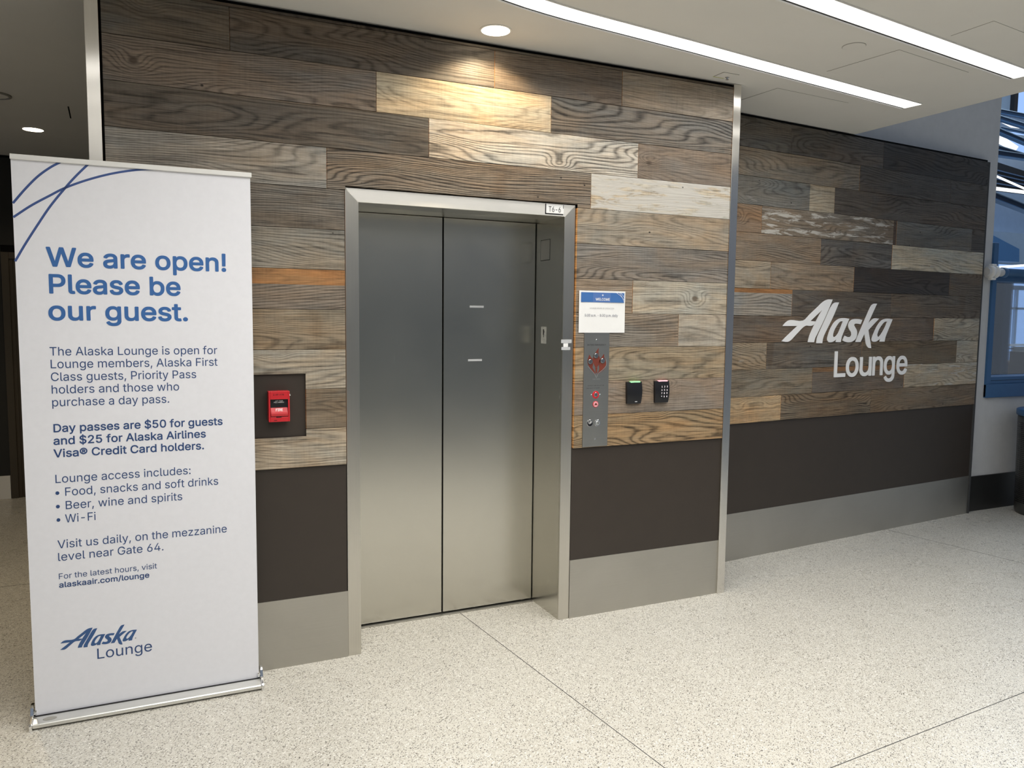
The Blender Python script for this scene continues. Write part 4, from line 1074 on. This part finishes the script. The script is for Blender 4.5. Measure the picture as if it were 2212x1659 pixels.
t = thing('sprinkler_pipe', 'pipe with a white collar crossing the window at the right edge', 'pipe', (5.50, 0.700, 2.032))
obj('collar', mesh_from_bm(lathe([(0.045, 0.0), (0.052, 0.006), (0.052, 0.030), (0.040, 0.034), (0.040, 0.052), (0.053, 0.056), (0.053, 0.080), (0.044, 0.086)], 'x', (0, 0, 0), 28), 'collar'), 'lip', t, 0, True)
boxes('collar_lug', [(0.02, 0.075, -0.02, 0.02, 0.045, 0.066)], 'lip', t, 0.006)
boxes('collar_lug', [(0.02, 0.075, -0.02, 0.02, -0.066, -0.045)], 'lip', t, 0.006)
obj('white_pipe', mesh_from_bm(lathe([(0.034, -0.03), (0.034, 0.185)], 'x', (0, 0, 0), 28), 'white_pipe'), 'grey_wall', t, 0, False)
obj('blue_coupling', mesh_from_bm(lathe([(0.040, 0.165), (0.043, 0.170), (0.043, 0.205), (0.038, 0.212)], 'x', (0, 0, 0), 28), 'blue_coupling'), 'blue_paint', t, 0, True)
obj('blue_pipe', mesh_from_bm(lathe([(0.033, 0.18), (0.033, 5.5)], 'x', (0, 0, 0.003), 28), 'blue_pipe'), 'blue_paint', t, 0, True)
obj('outlet_elbow', mesh_from_bm(lathe([(0.022, 0.0), (0.022, 0.052), (0.016, 0.056)], 'z', (0.485, -0.02, 0), 20), 'outlet_elbow'), 'blue_paint', t, 0, True)
obj('sprinkler_head', mesh_from_bm(lathe([(0.010, 0.05), (0.012, 0.066), (0.006, 0.080), (0.020, 0.086), (0.020, 0.089)], 'z', (0.485, -0.02, 0), 20), 'sprinkler_head'), 'black_plastic', t)

t = thing('litter_bin', 'round perforated bin with a blue rim, cut off by the right edge', 'bin', (6.035, 0.425, 0))
obj('basket', mesh_from_bm(lathe([(0.225, 0.0), (0.235, 0.03), (0.250, 0.84)], 'z', (0, 0, 0), 48), 'basket'), 'mesh_metal', t, 0, True)
obj('liner', mesh_from_bm(lathe([(0.205, 0.02), (0.225, 0.83)], 'z', (0, 0, 0), 32), 'liner'), 'black', t)
obj('rim', mesh_from_bm(lathe([(0.255, 0.835), (0.262, 0.845), (0.262, 0.885), (0.250, 0.892)], 'z', (0, 0, 0), 48), 'rim'), 'blue_paint', t, 0, True)

# ------------------------------------------------------------------ beyond the window
struct(boxes('wall_far', [(11.0, 24.0, 8.0, 8.2, 0, 7.0)], 'blue_wall'))
struct(obj('wall_court', mesh_from_bm(prism([(11.0, 3.28), (11.862, 3.042), (12.565, 2.847), (12.584, 2.63), (11.0, 2.63)], 'y', 5.0, 5.2), 'wall_court'), 'blue_paint'))
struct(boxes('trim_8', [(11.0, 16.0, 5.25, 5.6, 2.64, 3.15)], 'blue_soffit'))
struct(boxes('wall_alcove', [(7.60, 8.31, 2.40, 2.55, 0.0, 2.10)], 'lilac'))
tag(boxes('steel_post', [(7.705, 7.845, 2.0, 2.14, 0, 2.09)], 'black_plastic'), 'black steel post seen through the blue framed window', 'post')
tag(boxes('oak_counter', [(9.25, 9.68, 2.9, 3.4, 1.07, 1.105), (9.30, 9.64, 2.95, 3.35, 0, 1.07)], 'oak'), 'pale oak counter seen through the lower corner of the window', 'counter')
tag(boxes('brown_cabinet', [(9.01, 9.40, 2.55, 2.75, 0, 1.25)], 'rope_brown'), 'brown cabinet at the right edge in front of the oak counter', 'cabinet')
t = thing('desk_monitor', 'grey monitor on an arm seen above the oak counter', 'monitor', (9.45, 3.0, 1.22))
boxes('screen', [(0.02, 0.60, -0.02, 0.02, 0.0, 0.075)], 'seam', t, 0.004)
boxes('arm', [(-0.16, 0.03, -0.008, 0.008, 0.045, 0.057)], 'black_plastic', t)
w3 = struct(bpy.data.objects.new('window_2', None)); COL.objects.link(w3)
w3['label'] = 'daylit blue windows far beyond the blue framed window'
boxes('pane', [(13.6, 18.0, 6.0, 6.03, 0.2, 3.0)], 'sky_pane', w3)
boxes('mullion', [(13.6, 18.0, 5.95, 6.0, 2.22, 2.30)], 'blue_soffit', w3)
boxes('mullion', [(14.05, 14.11, 5.95, 6.0, 0.2, 2.22)], 'blue_wall', w3)
boxes('mullion', [(13.6, 18.0, 5.95, 6.0, 1.85, 1.89)], 'blue_wall', w3)
boxes('ledge', [(13.6, 18.0, 5.9, 6.0, 1.16, 1.20)], 'white_paint', w3)
w4 = struct(bpy.data.objects.new('window_3', None)); COL.objects.link(w4)
w4['label'] = 'sunlit roof glazing behind the blue steel beams'
def sheet(name, pts, mat, parent, th=0.03):
    """a sloped panel with thickness from four 3D corners"""
    P4 = [Vector(p) for p in pts]
    nrm = (P4[1] - P4[0]).cross(P4[3] - P4[0]).normalized() * th
    bm = bmesh.new()
    A_ = [bm.verts.new(p) for p in P4]; B_ = [bm.verts.new(p + nrm) for p in P4]
    bm.faces.new(A_); bm.faces.new(B_[::-1])
    for i in range(4): bm.faces.new((A_[i], B_[i], B_[(i + 1) % 4], A_[(i + 1) % 4]))
    bmesh.ops.recalc_face_normals(bm, faces=bm.faces)
    return obj(name, mesh_from_bm(bm, name), mat, parent)
sheet('glazing', [(15.15, 7.0, 5.55), (17.6, 7.0, 5.64), (17.6, 7.4, 5.80), (15.35, 7.4, 5.78)], 'sky_white', w4)
sheet('glazing', [(15.0, 7.2, 5.52), (17.6, 7.2, 5.62), (17.6, 7.1, 5.56), (15.0, 7.1, 5.48)], 'sky_pane', w4)
sheet('glazing', [(13.276, 6.0, 4.888), (13.352, 6.0, 5.03), (13.90, 6.0, 4.86), (13.82, 6.0, 4.77)], 'sky_white', w4)
sheet('glazing', [(13.40, 6.3, 5.14), (13.55, 6.3, 5.24), (15.2, 6.3, 5.05), (15.0, 6.3, 4.60)], 'sky_pane', w4)
boxes('glazing', [(13.78, 16.5, 6.06, 6.09, 5.40, 7.0)], 'sky_pane', w4)
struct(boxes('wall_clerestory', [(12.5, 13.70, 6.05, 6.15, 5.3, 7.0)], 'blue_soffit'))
tag(boxes('dark_column', [(13.66, 13.76, 5.97, 6.05, 5.40, 7.0)], 'black_plastic'), 'dark column high up beyond the ceiling edge', 'column')
w5 = struct(bpy.data.objects.new('fill_panel', None)); COL.objects.link(w5)
w5['label'] = 'unseen glowing panel added to light the space beyond the grey wall'
boxes('fill_pane', [(6.2, 13.0, 1.0, 5.6, 6.9, 6.93)], emit('fill_glow', (0.74, 0.86, 1.0, 1), 4.0), w5)  # glowing pane added out of view to brighten the space beyond the window
BEAMS = [
    ((11.2, 5.0, 5.03), (13.5, 5.0, 5.02), 0.07, 0.075, 'uppermost blue steel roof beam beyond the grey wall'),
    ((10.6, 4.5, 4.775), (12.6, 4.5, 4.60), 0.07, 0.07, 'second blue steel roof beam from the top beyond the grey wall'),
    ((9.9, 4.0, 4.43), (11.7, 4.0, 4.15), 0.08, 0.065, 'third blue steel roof beam from the top beyond the grey wall'),
    ((10.7, 4.2, 4.482), (12.2, 4.2, 4.445), 0.05, 0.02, 'thin blue brace above the third roof beam'),
    ((9.2, 3.5, 3.995), (10.9, 3.5, 3.83), 0.08, 0.06, 'fourth blue steel roof beam from the top beyond the grey wall'),
    ((8.6, 3.0, 3.725), (10.2, 3.0, 3.728), 0.08, 0.068, 'fifth blue steel roof beam, level, below the bright glazing'),
    ((7.9, 2.6, 3.165), (9.6, 2.6, 2.87), 0.10, 0.080, 'lowest sloping blue steel roof beam beyond the grey wall'),
]
for p, q, w_, h_, lab in BEAMS:
    t = thing('roof_beam', lab, 'beam', p, 0, 'blue roof beams beyond the wall')
    d = Vector(q) - Vector(p)
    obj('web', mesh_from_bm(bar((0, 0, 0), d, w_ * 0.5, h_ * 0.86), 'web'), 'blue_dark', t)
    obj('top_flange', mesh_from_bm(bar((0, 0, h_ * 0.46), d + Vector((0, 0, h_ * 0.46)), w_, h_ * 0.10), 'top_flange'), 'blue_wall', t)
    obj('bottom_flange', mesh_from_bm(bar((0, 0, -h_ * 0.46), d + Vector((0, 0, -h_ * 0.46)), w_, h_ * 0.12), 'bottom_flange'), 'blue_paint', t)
t = thing('roof_louvre', 'dark ribbed louvre panel below the pale upper wall beyond', 'louvre', (14.5, 7.0, 4.25))
sheet('backing', [(0, 0, 0), (2.6, 0, 0.0), (2.6, 0, 0.30), (0, 0, 0.60)], 'black_base', t)
for i in range(5):
    obj('blade', mesh_from_bm(bar((0, -0.05, 0.06 + i * 0.09), (2.6, -0.05, 0.02 + i * 0.05), 0.05, 0.012), 'blade'), 'blue_soffit', t)
for p, q, r_, lab in (((8.9, 3.2, 3.56), (10.4, 3.2, 3.27), 0.010, 'thin sloping tube of light below the louvre beyond'), ((8.6, 3.0, 3.294), (10.0, 3.0, 3.289), 0.018, 'level tube light between the lower roof beams beyond'), ((9.10, 3.0, 2.317), (10.2, 3.0, 2.41), 0.014, 'tube light just above the pipe at the right edge')):
    tag(obj('tube_light', mesh_from_bm(bar(p, q, r_ * 2, r_ * 2), 'tube_light'), 'tube'), lab, 'light')
